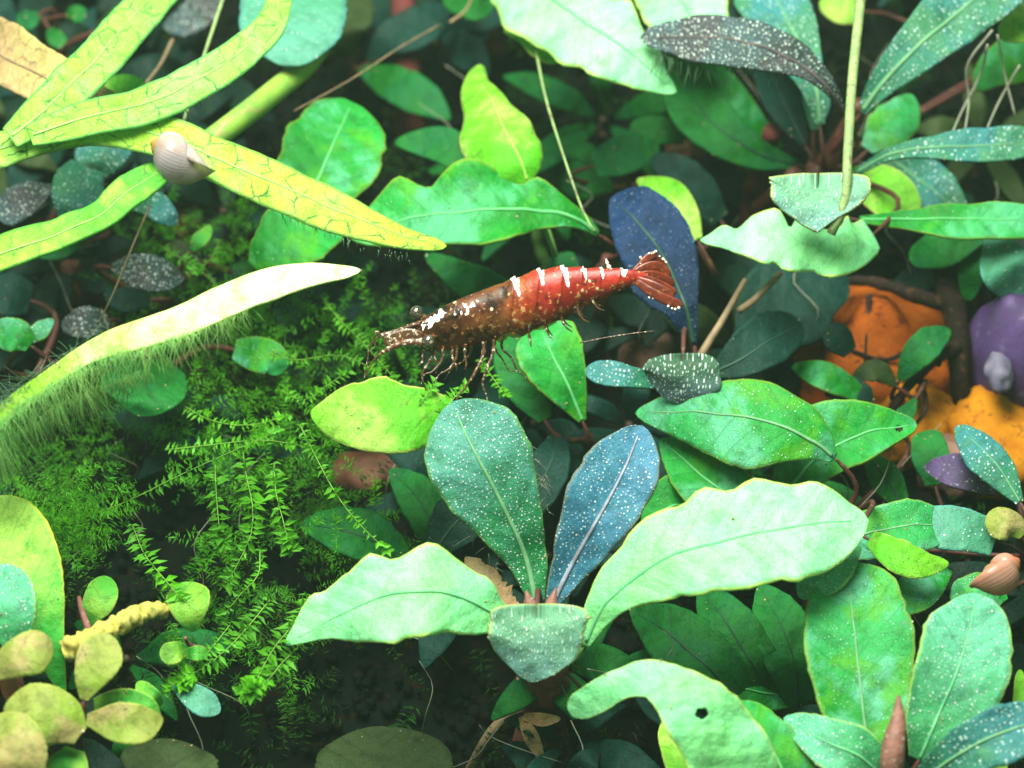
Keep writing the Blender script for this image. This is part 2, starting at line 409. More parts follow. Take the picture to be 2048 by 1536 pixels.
# ------------------------------------------------------------------ plant pieces
LEAVES = 0
LITTER = []
def leaf(plant, mat, mid, wl, wr=None, face=0.45, ruffle=0.0, waves=4.0, cup=0.10, root=None, hole=None, thick=0.22,
         cap=0.88, basecap=0.0, rib=True, ribw=1.0, pet=True, petmat=None, petr=0.22, jag=0.05, label=None, nu=17, ns=46, twist=0.0, sweep=0.0):
    """mid: (px, py, z) base to tip; wl / wr: half widths in photo pixels along the leaf (left / right walking to the tip)"""
    global LEAVES
    LEAVES += 1
    rs = random.Random(LEAVES * 13 + 5)
    wr = wl if wr is None else wr
    ts = 0.5 - 0.5 * np.cos(np.linspace(0, math.pi, ns))
    ts = 0.5 * ts + 0.5 * np.linspace(0, 1, ns)
    mp = crom(mid, ts)
    L = crom1(wl, ts); R = crom1(wr, ts)
    capf = np.where(ts > cap, np.sqrt(np.clip(1 - ((ts - cap) / (1 - cap + 1e-9)) ** 2, 0.0, 1)), 1.0)
    if basecap > 0:
        capf = capf * np.where(ts < basecap, np.sqrt(np.clip(1 - ((basecap - ts) / basecap) ** 2, 0.0, 1)), 1.0)
    capf = np.maximum(capf, 0.03)
    n = (Vector((0, 0, 1)) * (1 - face) + (-FWD) * face).normalized()
    p1, p2 = rs.uniform(0, 6.28), rs.uniform(0, 6.28)
    ox = rs.uniform(0, 100)
    V, uv, mm = [], [], []
    centre = []
    along = 0.0
    last = None
    for i, t in enumerate(ts):
        a = mp[max(0, i - 1)]; b = mp[min(ns - 1, i + 1)]
        d = np.array([b[0] - a[0], b[1] - a[1]]); d /= (np.linalg.norm(d) + 1e-9)
        left = np.array([d[1], -d[0]])
        c3 = P(mp[i][0], mp[i][1], mp[i][2])
        if last is not None:
            along += (c3 - last).length
        last = c3
        centre.append(c3)
        nn = n
        if twist:
            tang = (P(b[0], b[1], b[2]) - P(a[0], a[1], a[2])).normalized()
            nn = n.copy(); 
            from mathutils import Quaternion
            nn.rotate(Quaternion(tang, twist * (t - 0.3)))
            if nn.dot(-FWD) < 0.25:
                nn = (nn - FWD * (0.25 - nn.dot(-FWD))).normalized()
        for j in range(nu):
            v = -1 + 2 * j / (nu - 1)
            side = v < 0
            wpx = (L[i] if side else R[i]) * capf[i]
            ph = (p1 if side else p2)
            nz = mnoise.noise(Vector((t * waves * 1.3 + ox, 3.1 if side else 9.7, 0)))
            sw = math.sin(t * waves * 2 * math.pi + ph + nz * 2.2)
            env = min(1.0, t * 3.0) * (1 - 0.55 * t)
            wpx *= 1 + ruffle * 0.16 * sw * env
            if jag:
                wpx *= 1 + jag * mnoise.noise(Vector((t * 22 + ox, 1 if side else 5, 0)))
            off = left * (-v * wpx) if True else 0
            # v = -1 is the left edge
            sw_ = sweep * (v * v) * (1 - t)
            q = P_plane(mp[i][0] + left[0] * (-v) * wpx - d[0] * sw_, mp[i][1] + left[1] * (-v) * wpx - d[1] * sw_, c3, nn)
            wmm = wpx * 0.0366
            q = q + nn * (cup * wmm * (abs(v) ** 1.6))
            q = q + nn * (ruffle * 0.22 * wmm * sw * env * abs(v) ** 2.4)
            q = q + nn * ((0.10 + 0.0022 * min(100, L[i] + R[i])) * mnoise.noise(Vector((q.x * 0.42 + ox, q.y * 0.42, q.z * 0.42))))
            q = q + nn * (0.075 * min(1.0, (L[i] + R[i]) / 90) * mnoise.noise(Vector((q.x * 1.25 - ox, q.y * 1.25, q.z * 1.25))))
            V.append((q.x, q.y, q.z))
            uv.append((0.5 + 0.5 * v, t))
            mm.append((v * wmm, along))
    F = []
    for i in range(ns - 1):
        for j in range(nu - 1):
            if hole:
                bad = False
                for (hx, hy, hr) in hole:
                    cx = 0.25 * sum(uv[k][0] for k in (i * nu + j, i * nu + j + 1, (i + 1) * nu + j, (i + 1) * nu + j + 1))
                    ct = 0.5 * (ts[i] + ts[i + 1])
                    # hole given in mm space: hx = across -1..1, hy = along 0..1, hr in mm
                    am = 0.25 * sum(mm[k][0] for k in (i * nu + j, i * nu + j + 1, (i + 1) * nu + j, (i + 1) * nu + j + 1))
                    al = 0.5 * (mm[i * nu][1] + mm[(i + 1) * nu][1])
                    tx = hx; ty = hy * along
                    if (am - tx) ** 2 + (al - ty) ** 2 < (hr * (1 + 0.3 * mnoise.noise(Vector((am * 3, al * 3, 0))))) ** 2:
                        bad = True
                if bad:
                    continue
            F.append((i * nu + j, i * nu + j + 1, (i + 1) * nu + j + 1, (i + 1) * nu + j))
    if ns >= 40:
        for k in range(int(2 + max(wl) / 12)):
            LITTER.append(Vector(V[rs.randrange(len(V))]) + n * (thick * 0.5))
    o = mesh_obj('leaf', V, F, M[mat], plant, uv=uv, mm=mm)
    so = o.modifiers.new('thickness', 'SOLIDIFY')
    so.thickness = thick * S
    so.offset = 0
    if label:
        o['label'] = label
    wmax = max(max(wl), max(wr))
    if rib and wmax > 22 and mat in RIB:
        k0, k1 = 1, int(ns * 0.93)
        pts = [Vector(V[k * nu + nu // 2]) + n * (thick * 0.5 + 0.01) for k in range(k0, k1)]
        r0 = (0.11 + 0.0009 * wmax) * ribw
        rad = [r0 * (1 - 0.75 * q / (len(pts) - 1)) for q in range(len(pts))]
        tv, tf = tube_geo(pts, rad, 6, flat=0.55)
        mesh_obj('midrib', tv, tf, RIB[mat], o)
    if pet and root is not None:
        r = Vector(root)
        b = centre[0]
        nxt = centre[2]
        dirv = (b - nxt).normalized()
        dist = (b - r).length
        if dist > 0.8:
            pts = smooth_path([b - dirv * 0.3 - n * 0.08, b + dirv * 0.3, b + dirv * dist * 0.35 + (r - b) * 0.2 + Vector((0, 0, 0.02 * dist)), r], 12)
            tv, tf = tube_geo(pts, [petr * min(0.75 + 0.5 * q / 11, 0.25 + 0.3 * q) for q in range(12)], 7)
            mesh_obj('petiole', tv, tf, petmat or stem_red, o)
    return o

def plant(name, label, cat, rootpx, group=None, stem=True, smat=None, r=0.8, lean=(0, 0)):
    rp = P(*rootpx)
    org = Vector((rp.x + lean[0], rp.y + lean[1], 0))
    t = thing(name, label, cat, org, group)
    t['_root'] = tuple(rp)
    if stem:
        rs = random.Random(int(rootpx[0] * 7 + rootpx[1]))
        pts = smooth_path([rp + Vector((0, 0, 0.4)), rp.lerp(org, 0.35) + Vector((rs.uniform(-.6, .6), rs.uniform(-.6, .6), 0)),
                           rp.lerp(org, 0.7) + Vector((rs.uniform(-.8, .8), rs.uniform(-.8, .8), 0)), org - Vector((0, 0, 0.8))], 16)
        tv, tf = tube_geo(pts, [r * (0.85 + 0.25 * math.sin(i * 1.9) * 0.6 + 0.02 * i) for i in range(16)], 9)
        mesh_obj('stem', tv, tf, smat or stem_brown, t)
    return t

def strand(plant_, name, pts, r, mat, n=14, sides=6, taper=0.6):
    q = smooth_path([P(*p) for p in pts], n)
    tv, tf = tube_geo(q, [r * (1 - (1 - taper) * i / (n - 1)) for i in range(n)], sides)
    return mesh_obj(name, tv, tf, mat, plant_)

def rt(p):
    return p['_root']

# ================================================================== setting
soil_mat = plain_mat('shade_darkened_soil', (0.004, 0.006, 0.004), (0.002, 0.0035, 0.003), 260, rough=0.9, bump=0.8, c3=(0.009, 0.005, 0.003), spec=0.02)  # soil colour blackened to stand for shade under the plants
def ground():
    V, F = [], []
    nx, ny = 90, 110
    for j in range(ny + 1):
        for i in range(nx + 1):
            x = -110 + 220 * i / nx
            y = -110 + 270 * j / ny
            z = -0.6 + 0.9 * mnoise.noise(Vector((x * 0.07, y * 0.07, 0))) + 0.4 * mnoise.noise(Vector((x * 0.4, y * 0.4, 2)))
            V.append((x, y, min(z, 0.2)))
    for j in range(ny):
        for i in range(nx):
            a = j * (nx + 1) + i
            F.append((a, a + 1, a + nx + 2, a + nx + 1))
    o = mesh_obj('substrate', V, F, soil_mat)
    o['kind'] = 'structure'
ground()

def haze():
    x0, x1, y0, y1, z0, z1 = -140, 140, -195, 190, -30, 181
    V = [(x, y, z) for z in (z0, z1) for y in (y0, y1) for x in (x0, x1)]
    F = [(0, 2, 3, 1), (4, 5, 7, 6), (0, 1, 5, 4), (2, 6, 7, 3), (0, 4, 6, 2), (1, 3, 7, 5)]
    N = NT('cloudy_water')
    v = N.n('VolumePrincipled')
    v.inputs['Color'].default_value = (0.62, 0.95, 0.70, 1)
    v.inputs['Density'].default_value = HAZE
    v.inputs['Anisotropy'].default_value = 0.2
    N.l(v.outputs[0], N.out.inputs['Volume'])
    o = mesh_obj('haze', V, F, N.m, smooth=False)
    o['kind'] = 'stuff'
    o['label'] = 'faintly cloudy green water filling the tank'
    o['category'] = 'haze'
HAZE = 0.08
haze()

def ico(level):
    import bmesh
    bm = bmesh.new()
    bmesh.ops.create_icosphere(bm, subdivisions=level, radius=1.0)
    bm.verts.ensure_lookup_table()
    V = [v.co.copy() for v in bm.verts]
    F = [tuple(v.index for v in f.verts) for f in bm.faces]
    bm.free()
    return V, F
ICO1, ICO2, ICO3, ICO4 = ico(1), ico(2), ico(3), ico(4)

def granules():
    rs = random.Random(3)
    V, F = [], []
    v0, f0 = ICO1
    for k in range(9000):
        x = rs.uniform(-52, 52); y = rs.uniform(-62, 78)
        r = rs.uniform(0.2, 0.62)
        b = len(V)
        sx, sy, sz = (rs.uniform(0.8, 1.2) * r for _ in range(3))
        for q in v0:
            m = 1 + 0.75 * mnoise.noise(q * 1.7 + Vector((k, 0, 0)))
            V.append((x + q.x * sx * m, y + q.y * sy * m, 0.1 + q.z * sz * m * 0.8))
        F += [tuple(b + i for i in f) for f in f0]
    o = mesh_obj('soil_granules', V, F, soil_mat)
    o['kind'] = 'stuff'
    o['label'] = 'dark brown soil granules, blackened in colour to suggest shade, covering the substrate'
    o['category'] = 'soil'
granules()

def blob(name, label, cat, px, py, z, rad, mat, seed=0, amp=0.16, freq=1.1, group=None, rot=0.0, base='ICO4'):
    c = P(px, py, z)
    V = []
    cr, sr = math.cos(rot), math.sin(rot)
    v0, f0 = ICO4 if base == 'ICO4' else ICO3
    for q in v0:
        m = 1 + amp * mnoise.noise(q * freq + Vector((seed, 0, 0))) + amp * 0.35 * mnoise.noise(q * freq * 3 + Vector((0, seed, 0)))
        x, y, zz = q.x * rad[0] * m, q.y * rad[1] * m, q.z * rad[2] * m
        V.append((c.x + x * cr - y * sr, c.y + x * sr + y * cr, c.z + zz))
    o = mesh_obj(name, V, f0, mat, origin=Vector((c.x, c.y, 0)))
    return tag(o, label, cat, group)

orange = plain_mat('orange_stone', (0.29, 0.066, 0.005), (0.20, 0.040, 0.004), 420, rough=0.8, bump=1.0, c3=(0.12, 0.025, 0.005), spec=0.08)
amber = plain_mat('amber_stone', (0.36, 0.14, 0.005), (0.27, 0.085, 0.004), 420, rough=0.8, bump=1.0, c3=(0.16, 0.05, 0.006), spec=0.08)
violet = plain_mat('violet_stone', (0.075, 0.04, 0.13), (0.05, 0.03, 0.08), 260, rough=0.55, bump=0.8, c3=(0.10, 0.07, 0.15), spec=0.2)
rust = plain_mat('rust_stone', (0.10, 0.035, 0.015), (0.055, 0.022, 0.012), 260, rough=0.7, bump=0.5)
pinkst = plain_mat('pinkish_stone', (0.17, 0.085, 0.06), (0.10, 0.055, 0.04), 260, rough=0.7)
blob('stone', 'large orange stone behind the dark driftwood branch', 'stone', 1745, 735, 3.0, (7.2, 7.8, 4.4), orange, 1, 0.34, 1.7)
blob('stone', 'amber stone between the orange stone and the pair of overlapping green leaves', 'stone', 1800, 850, 2.4, (5.6, 4.2, 3.2), amber, 4, 0.34, 1.7)
blob('stone', 'amber stone beside the violet stone and under the green speckled pointed leaf', 'stone', 2010, 880, 2.6, (5.4, 5.4, 3.6), amber, 9, 0.34, 1.7)
blob('stone', 'glossy violet stone beside the driftwood', 'stone', 2035, 715, 6.5, (4.4, 4.4, 6.8), violet, 12, 0.16, 1.2)
blob('stone', 'small pale lilac chip standing for the white sheen on the glossy violet stone', 'stone', 1998, 745, 9.2, (1.1, 2.0, 1.2), plain_mat('lilac_sheen_chip', (0.12, 0.11, 0.15), (0.06, 0.05, 0.09), 420, rough=0.6, bump=0.9, spec=0.15), 13, 0.3, 1.4, base='ICO3')  # pale chip added in place of the white sheen on the violet stone
blob('stone', 'rust stone beyond the yellow curled leaf, under the large mint leaf', 'stone', 985, 80, 2.0, (1.9, 2.0, 1.7), rust, 14, 0.5, 1.9, base='ICO3')
blob('stone', 'rust stone under the lime leaf that the shrimp faces', 'stone', 735, 955, 1.0, (3.0, 2.2, 1.8), rust, 17, 0.5, 1.9, base='ICO3')
blob('stone', 'pinkish stone below the small blunt leaf, beside the dark streaked leaf', 'stone', 1290, 710, 1.6, (2.2, 2.6, 2.0), pinkst, 19, 0.5, 1.9, base='ICO3')
blob('stone', 'pinkish stone behind the small oval dark leaf by the amber stone', 'stone', 1920, 930, 1.8, (3.0, 2.6, 2.4), pinkst, 23, 0.5, 1.9, base='ICO3')
blob('stone', 'rust stone near the oval navy speckled leaf', 'stone', 165, 560, 2.6, (1.6, 2.0, 2.2), rust, 27, 0.5, 1.9, base='ICO3')
blob('stone', 'rust stone just below the snail on the fern', 'stone', 370, 440, 2.0, (1.5, 1.7, 1.6), rust, 29, 0.5, 1.9, base='ICO3')
blob('stone', 'rust stone by the pair of small green leaves with a white chip', 'stone', 1370, 310, 2.0, (1.6, 1.6, 1.6), rust, 33, 0.5, 1.9, base='ICO3')

# driftwood ------------------------------------------------------------
wood = plain_mat('driftwood', (0.020, 0.010, 0.007), (0.010, 0.006, 0.005), 500, rough=0.8, bump=1.0, c3=(0.05, 0.025, 0.012), spec=0.15)
woodred = plain_mat('red_driftwood', (0.10, 0.022, 0.02), (0.05, 0.018, 0.015), 300, rough=0.85, bump=0.8, spec=0.1)
def branch_geo(pts, r, n=26, sides=12, seed=0, V=None, F=None, taper=0.5, rough=0.12):
    q = smooth_path([P(*p) for p in pts], n)
    V = [] if V is None else V
    b = len(V)
    V, F = tube_geo(q, [r * (1 - (1 - taper) * i / (n - 1)) for i in range(n)], sides, V, F)
    for k in range(b, len(V)):
        v = Vector(V[k])
        c = q[min(n - 1, (k - b) // sides)]
        m = 1 + 0.28 * mnoise.noise(v * 0.7 + Vector((seed, 0, 0))) + rough * mnoise.noise(v * 2.2)
        V[k] = tuple(c + (v - c) * m)
    return V, F
dw = thing('driftwood_branch', 'dark brown forked driftwood branch in front of the orange stone', 'driftwood', P(1925, 850, 0.0))
for nm, pts, r, s in (('trunk', [(1885, 460, 11.5), (1895, 560, 11), (1915, 660, 9.5), (1920, 760, 6.5), (1935, 850, 2.5), (1945, 900, 0)], 1.25, 3),
                      ('fork', [(1915, 690, 9.2), (1850, 735, 8.6), (1795, 800, 7.2), (1770, 850, 5.0)], 0.6, 5),
                      ('fork', [(1905, 610, 10.2), (1830, 590, 10), (1750, 565, 9), (1690, 560, 8)], 0.7, 8),
                      ):
    v_, f_ = branch_geo(pts, r, seed=s)
    mesh_obj(nm, v_, f_, wood, dw)
for pts in ([(1738, 590, 8.8), (1735, 650, 7.8), (1730, 730, 6.8)], [(1880, 730, 8.6), (1830, 700, 8.4), (1770, 720, 7.6), (1700, 700, 7)], [(1840, 755, 8), (1850, 820, 7.4), (1800, 880, 6.6)], [(1690, 560, 8), (1660, 640, 7.6), (1640, 720, 7.2)]):
    v_, f_ = branch_geo(pts, 0.26, seed=20, n=18, sides=8)
    mesh_obj('twig', v_, f_, wood, dw)
v_, f_ = branch_geo([(800, -60, 10), (812, 80, 7), (815, 200, 3.0), (818, 290, -0.5)], 1.15, seed=31, taper=1.2)
tag(mesh_obj('driftwood_stick', v_, f_, woodred, origin=P(818, 290, 0)), 'dark red driftwood stick standing beyond the round green leaf', 'driftwood')
v_, f_ = branch_geo([(1545, 260, 13), (1520, 330, 9), (1500, 420, 4.0), (1490, 520, -0.5)], 0.8, seed=37, taper=1.2)
tag(mesh_obj('driftwood_stick', v_, f_, woodred, origin=P(1490, 520, 0)), 'thin dark red stick rising behind the wavy drooping leaf', 'driftwood')

# ================================================================== plants
# --- A: the rosette in the middle
A = plant('rosette_plant', 'rosette with upright teal and blue speckled leaves and two mint leaves spread out sideways', 'plant', (1085, 1245, 13.5), smat=plain_mat('russet_stem', (0.15, 0.045, 0.035), (0.08, 0.03, 0.022), 400, bump=0.9, c3=(0.18, 0.09, 0.05)), r=1.75)
leaf(A, 'teal', [(1072, 1205, 15), (1050, 1110, 17.5), (1000, 1000, 21), (945, 895, 23.8), (903, 806, 25)], [14, 40, 72, 100, 100, 62], [18, 42, 66, 98, 108, 76], face=0.75, ruffle=0.25, waves=4, cup=0.12, root=rt(A), cap=0.8, ribw=1.2)
leaf(A, 'blue', [(1098, 1222, 15.5), (1140, 1135, 18), (1200, 1030, 21), (1250, 935, 23), (1283, 852, 24)], [10, 42, 78, 80, 38], [8, 40, 66, 72, 42], face=0.75, ruffle=0.25, waves=4, cup=0.18, root=rt(A), cap=0.84, ribw=1.3)
leaf(A, 'mint', [(1040, 1250, 16), (985, 1228, 18), (900, 1188, 20.5), (800, 1186, 21.5), (700, 1222, 19.5), (572, 1290, 15.5)], [10, 50, 78, 84, 92, 66, 26, 8], [10, 40, 75, 84, 82, 74, 52, 14], face=0.30, ruffle=0.9, waves=4.5, cup=-0.10, root=rt(A), cap=0.9, ribw=0.9)
leaf(A, 'mint', [(1168, 1292, 15.5), (1215, 1205, 18.5), (1320, 1125, 21.5), (1450, 1082, 23), (1600, 1052, 23), (1736, 1042, 21.5)], [10, 46, 82, 104, 104, 82, 36], [10, 38, 74, 92, 100, 100, 58], face=0.35, ruffle=0.5, waves=6, cup=-0.06, root=rt(A), petmat=stem_green, cap=0.86, ribw=0.8)
leaf(A, 'heart', [(1074, 1238, 18.5), (1074, 1262, 18.3), (1074, 1296, 17.6), (1068, 1332, 16.4), (1060, 1364, 15.2)], [86, 100, 98, 86, 62, 40], [80, 98, 96, 92, 80, 60], face=0.62, ruffle=0.5, waves=1.6, cup=0.24, root=rt(A), cap=0.55, basecap=0.14, rib=False, sweep=30)
leaf(A, 'brown', [(1040, 1235, 14.5), (1000, 1195, 15), (965, 1150, 15.5), (930, 1115, 16)], [14, 26, 24, 8], face=0.5, ruffle=0.8, waves=4, root=rt(A), jag=0.5, rib=False, label='withered tan leaf')
for pts, r in (([(1068, 1238, 17.6), (1062, 1215, 18.2), (1052, 1182, 19)], 0.55), ([(1098, 1236, 17.2), (1104, 1205, 18), (1112, 1175, 18.6)], 0.42)):
    q = smooth_path([P(*p) for p in pts], 10)
    v_, f_ = tube_geo(q, [r * (0.75 + 0.5 * math.sin(min(1, k / 9 * 1.3) * math.pi)) * (1 - (k / 9) ** 3 * 0.85) for k in range(10)], 8)
    mesh_obj('sheath', v_, f_, sheath_pink, A)
strand(A, 'root', [(1045, 1425, 4.5), (1015, 1432, 4.6), (985, 1460, 4), (965, 1490, 3), (935, 1545, 0)], 0.42, stem_tan, taper=0.8)
strand(A, 'root', [(1120, 1330, 10), (1175, 1400, 7), (1180, 1500, 2)], 0.16, stem_brown)
leaf(A, 'brown', [(1042, 1432, 7), (1060, 1470, 6), (1085, 1520, 4)], [6, 16, 6], face=0.7, rib=False, label='papery tan sheath scale', pet=False)
leaf(A, 'brown', [(1048, 1434, 7), (1085, 1440, 6.5), (1120, 1438, 6)], [8, 14, 5], face=0.7, rib=False, pet=False)
strand(A, 'bud', [(1042, 1335, 15.6), (1038, 1345, 15.6), (1035, 1360, 15.4)], 0.2, sheath_pink, n=6)

# --- B: holed arched leaf, bottom
B = plant('rosette_plant', 'low plant with an arched mint leaf that has a round hole', 'plant', (1600, 1660, 12), smat=stem_red, r=1.0)
leaf(B, 'mint', [(1500, 1590, 15), (1462, 1500, 18), (1390, 1415, 20.5), (1310, 1360, 21.5), (1240, 1365, 20.5), (1185, 1395, 18.5), (1142, 1425, 16)], [70, 88, 86, 72, 46, 32, 36, 26], [70, 76, 78, 66, 48, 30, 28, 30], face=0.42, ruffle=0.35, waves=4, cup=-0.10, root=rt(B), hole=[(0.0, 0.36, 0.44)], nu=91, ns=220, cap=0.93, jag=0.05, rib=False)
leaf(B, 'green', [(1580, 1600, 13), (1560, 1530, 15), (1515, 1450, 15.5), (1470, 1405, 15)], [60, 60, 44, 12], face=0.4, root=rt(B), ruffle=0.3, waves=3)
leaf(B, 'lime', [(1480, 1620, 12), (1400, 1540, 13), (1360, 1490, 13), (1330, 1440, 12)], [60, 60, 50, 20], face=0.4, root=rt(B), ruffle=0.3, waves=3)

# --- C: bottom right rosette
C = plant('rosette_plant', 'rosette with a deep green leaf, a pale teal leaf and a pink sheath between them', 'plant', (1790, 1560, 13), smat=stem_red, r=1.2)
leaf(C, 'greenspot', [(1745, 1530, 14.5), (1728, 1440, 15.5), (1715, 1320, 17), (1700, 1200, 18), (1680, 1130, 18)], [48, 72, 98, 104, 92, 58], [46, 80, 104, 112, 100, 66], face=0.6, ruffle=0.18, waves=3, cup=0.22, root=rt(C), cap=0.82, ribw=0.7)
leaf(C, 'mintspot', [(1838, 1520, 15), (1872, 1440, 17), (1915, 1340, 19), (1942, 1250, 20), (1950, 1188, 20.3)], [22, 66, 84, 92, 68], [24, 88, 104, 92, 66], face=0.65, ruffle=0.15, waves=3, cup=0.10, root=rt(C), cap=0.74, ribw=0.7)
leaf(C, 'mintspot', [(1770, 1560, 14), (1720, 1515, 16), (1640, 1480, 16.5), (1568, 1438, 15)], [30, 56, 42, 10], [30, 52, 48, 14], face=0.4, ruffle=0.3, waves=2, root=rt(C))
leaf(C, 'tealgrey', [(1835, 1570, 15), (1900, 1520, 18), (1980, 1475, 20), (2080, 1440, 20.5)], [20, 44, 52, 46], [20, 50, 66, 60], face=0.5, ruffle=0.25, waves=3, cup=0.2, root=rt(C), ribw=1.4)
q = smooth_path([P(*p) for p in [(1782, 1570, 16), (1786, 1500, 18), (1796, 1440, 19), (1797, 1392, 19.6)]], 14)
v_, f_ = tube_geo(q, [0.9 * (0.8 + 0.2 * math.sin(k / 4)) * (1 - (k / 13) ** 2.5 * 0.85) for k in range(14)], 9)
mesh_obj('sheath', v_, f_, sheath_pink, C)
leaf(C, 'lime', [(1990, 1560, 14), (2035, 1430, 15), (2040, 1340, 15)], [14, 16, 10], face=0.5, root=rt(C), rib=False)

# --- D: green plant right of the middle
D = plant('rosette_plant', 'bushy plant with overlapping bright green leaves beside the amber stone', 'plant', (1640, 1080, 8.5), smat=stem_brown, r=0.9)
leaf(D, 'greenspot', [(1668, 915, 15.5), (1620, 880, 16.8), (1520, 840, 17.5), (1400, 825, 16.5), (1272, 828, 14)], [10, 52, 96, 84, 52, 8], [8, 62, 78, 70, 44, 10], face=0.4, ruffle=0.25, waves=3, cup=-0.12, root=rt(D), cap=0.95)
leaf(D, 'green', [(1560, 1000, 11), (1630, 920, 13), (1720, 870, 14.2), (1834, 850, 14)], [20, 90, 62, 10], [20, 52, 58, 12], face=0.45, ruffle=0.2, waves=2, cup=0.25, root=rt(D), cap=0.95, hole=[(0.1, 0.88, 0.3)], nu=25, ns=60)
leaf(D, 'green', [(1480, 1010, 12), (1420, 965, 13), (1370, 920, 13.2), (1320, 880, 12.5)], [50, 66, 52, 10], face=0.4, root=rt(D), ruffle=0.2)
leaf(D, 'green', [(1430, 1030, 10), (1370, 1010, 11.4), (1330, 1020, 11.4), (1290, 1070, 10)], [40, 60, 50, 10], face=0.4, root=rt(D), ruffle=0.2)
leaf(D, 'greenspot', [(1660, 1090, 12), (1760, 1060, 14.5), (1830, 1050, 15), (1900, 1055, 14)], [30, 46, 48, 30], [40, 56, 60, 40], face=0.35, root=rt(D), ruffle=0.3, waves=2)
leaf(D, 'lime', [(1740, 1080, 15.6), (1790, 1108, 16.2), (1840, 1125, 16), (1896, 1128, 15)], [20, 32, 26, 6], [12, 30, 30, 10], face=0.3, root=rt(D), ruffle=0.3, cup=-0.2, rib=False, label='folded cream-yellow leaf')
leaf(D, 'silver', [(1990, 1080, 13.5), (1930, 1060, 14.6), (1880, 1055, 14.6), (1826, 1050, 14)], [36, 44, 42, 26], [30, 40, 42, 28], face=0.4, root=rt(D), cap=0.8, rib=False)
leaf(D, 'dim', [(1800, 1005, 9), (1775, 965, 10), (1738, 918, 11)], [20, 32, 18], face=0.5, root=rt(D))
leaf(D, 'green', [(1720, 790, 9), (1680, 768, 10), (1640, 750, 10.4), (1585, 735, 9)], [14, 26, 26, 8], face=0.4, root=rt(D), rib=False)
leaf(D, 'greenspot', [(1880, 1130, 12), (1840, 1180, 13), (1760, 1220, 12)], [30, 40, 20], face=0.4, root=rt(D), rib=False)
leaf(D, 'mintspot', [(1700, 1080, 18.6), (1660, 1130, 19), (1625, 1170, 18.2), (1600, 1195, 17)], [30, 48, 44, 14], face=0.4, root=rt(D), rib=False)

# --- little plant at the right edge
R1 = plant('seedling_plant', 'small plant with a pointed green speckled leaf against the amber stone', 'plant', (2045, 1060, 9), smat=stem_brown, r=0.6)
leaf(R1, 'tealgrey', [(2040, 1005, 13), (2000, 940, 14), (1965, 900, 14.3), (1912, 855, 13.5)], [8, 34, 42, 12], [8, 30, 32, 14], face=0.55, ruffle=0.1, root=rt(R1), cup=-0.15, cap=0.9, ribw=0.6)
leaf(R1, 'purple', [(1995, 975, 10), (1940, 950, 11), (1890, 940, 11), (1850, 935, 10)], [18, 34, 32, 10], face=0.5, root=rt(R1), rib=False)
leaf(R1, 'dim', [(1870, 970, 8), (1862, 920, 9), (1850, 862, 9.5)], [20, 38, 28], face=0.5, root=rt(R1), rib=False)
leaf(R1, 'carpet', [(2046, 1070, 14.5), (2030, 1052, 15.2), (2008, 1045, 15.6), (1972, 1040, 15)], [10, 26, 32, 22], face=0.4, root=rt(R1), rib=False, cup=-0.3, cap=0.75)
leaf(R1, 'greenspot', [(2010, 1180, 11), (1960, 1190, 12), (1900, 1190, 11.5)], [20, 44, 24], face=0.4, root=rt(R1), rib=False)

# --- E: navy plant behind the shrimp's tail
E = plant('rosette_plant', 'dark plant with a tall navy leaf and a blunt streaked leaf under the shrimp tail', 'plant', (1385, 735, 12), smat=stem_red, r=0.85)
leaf(E, 'navy', [(1388, 690, 13), (1370, 610, 15.5), (1325, 510, 17.5), (1270, 440, 18.5), (1222, 396, 18.5)], [10, 44, 86, 80, 62, 24], [6, 22, 52, 74, 72, 40], face=0.7, ruffle=0.1, cup=0.15, root=rt(E), cap=0.85, ribw=1.2)
leaf(E, 'heartdark', [(1366, 722, 18.5), (1366, 738, 18.4), (1364, 762, 17.8), (1358, 788, 16.8), (1354, 806, 16)], [68, 74, 78, 76, 66, 48], [68, 74, 78, 76, 68, 48], face=0.62, ruffle=0.3, waves=1.6, cup=0.06, root=rt(E), cap=0.45, basecap=0.25, sweep=16, rib=False)
leaf(E, 'tealgrey', [(1318, 762, 15), (1270, 756, 16), (1220, 748, 16.4), (1170, 744, 16)], [16, 20, 26, 18], face=0.5, root=rt(E), cap=0.8, rib=False)
leaf(E, 'dteal', [(1425, 745, 13), (1480, 720, 13.8), (1540, 682, 14), (1604, 648, 13)], [12, 48, 56, 28], [12, 40, 50, 30], face=0.5, root=rt(E), cup=0.12, cap=0.85)
leaf(E, 'dteal', [(1480, 690, 9), (1560, 620, 10), (1640, 580, 10.5), (1700, 580, 10)], [20, 90, 90, 30], [20, 84, 90, 36], face=0.5, root=rt(E), rib=False)
strand(E, 'leaf_stalk', [(1395, 722, 13.5), (1420, 680, 14.5), (1445, 640, 15), (1490, 560, 15)], 0.36, stem_tan, taper=0.6)
strand(E, 'leaf_stalk', [(1478, 622, 15), (1510, 598, 16), (1562, 545, 17)], 0.30, stem_tan, taper=0.8)
leaf(E, 'dteal', [(1700, 705, 11), (1672, 675, 12), (1655, 655, 12)], [16, 30, 16], face=0.5, root=rt(E), rib=False, pet=False)

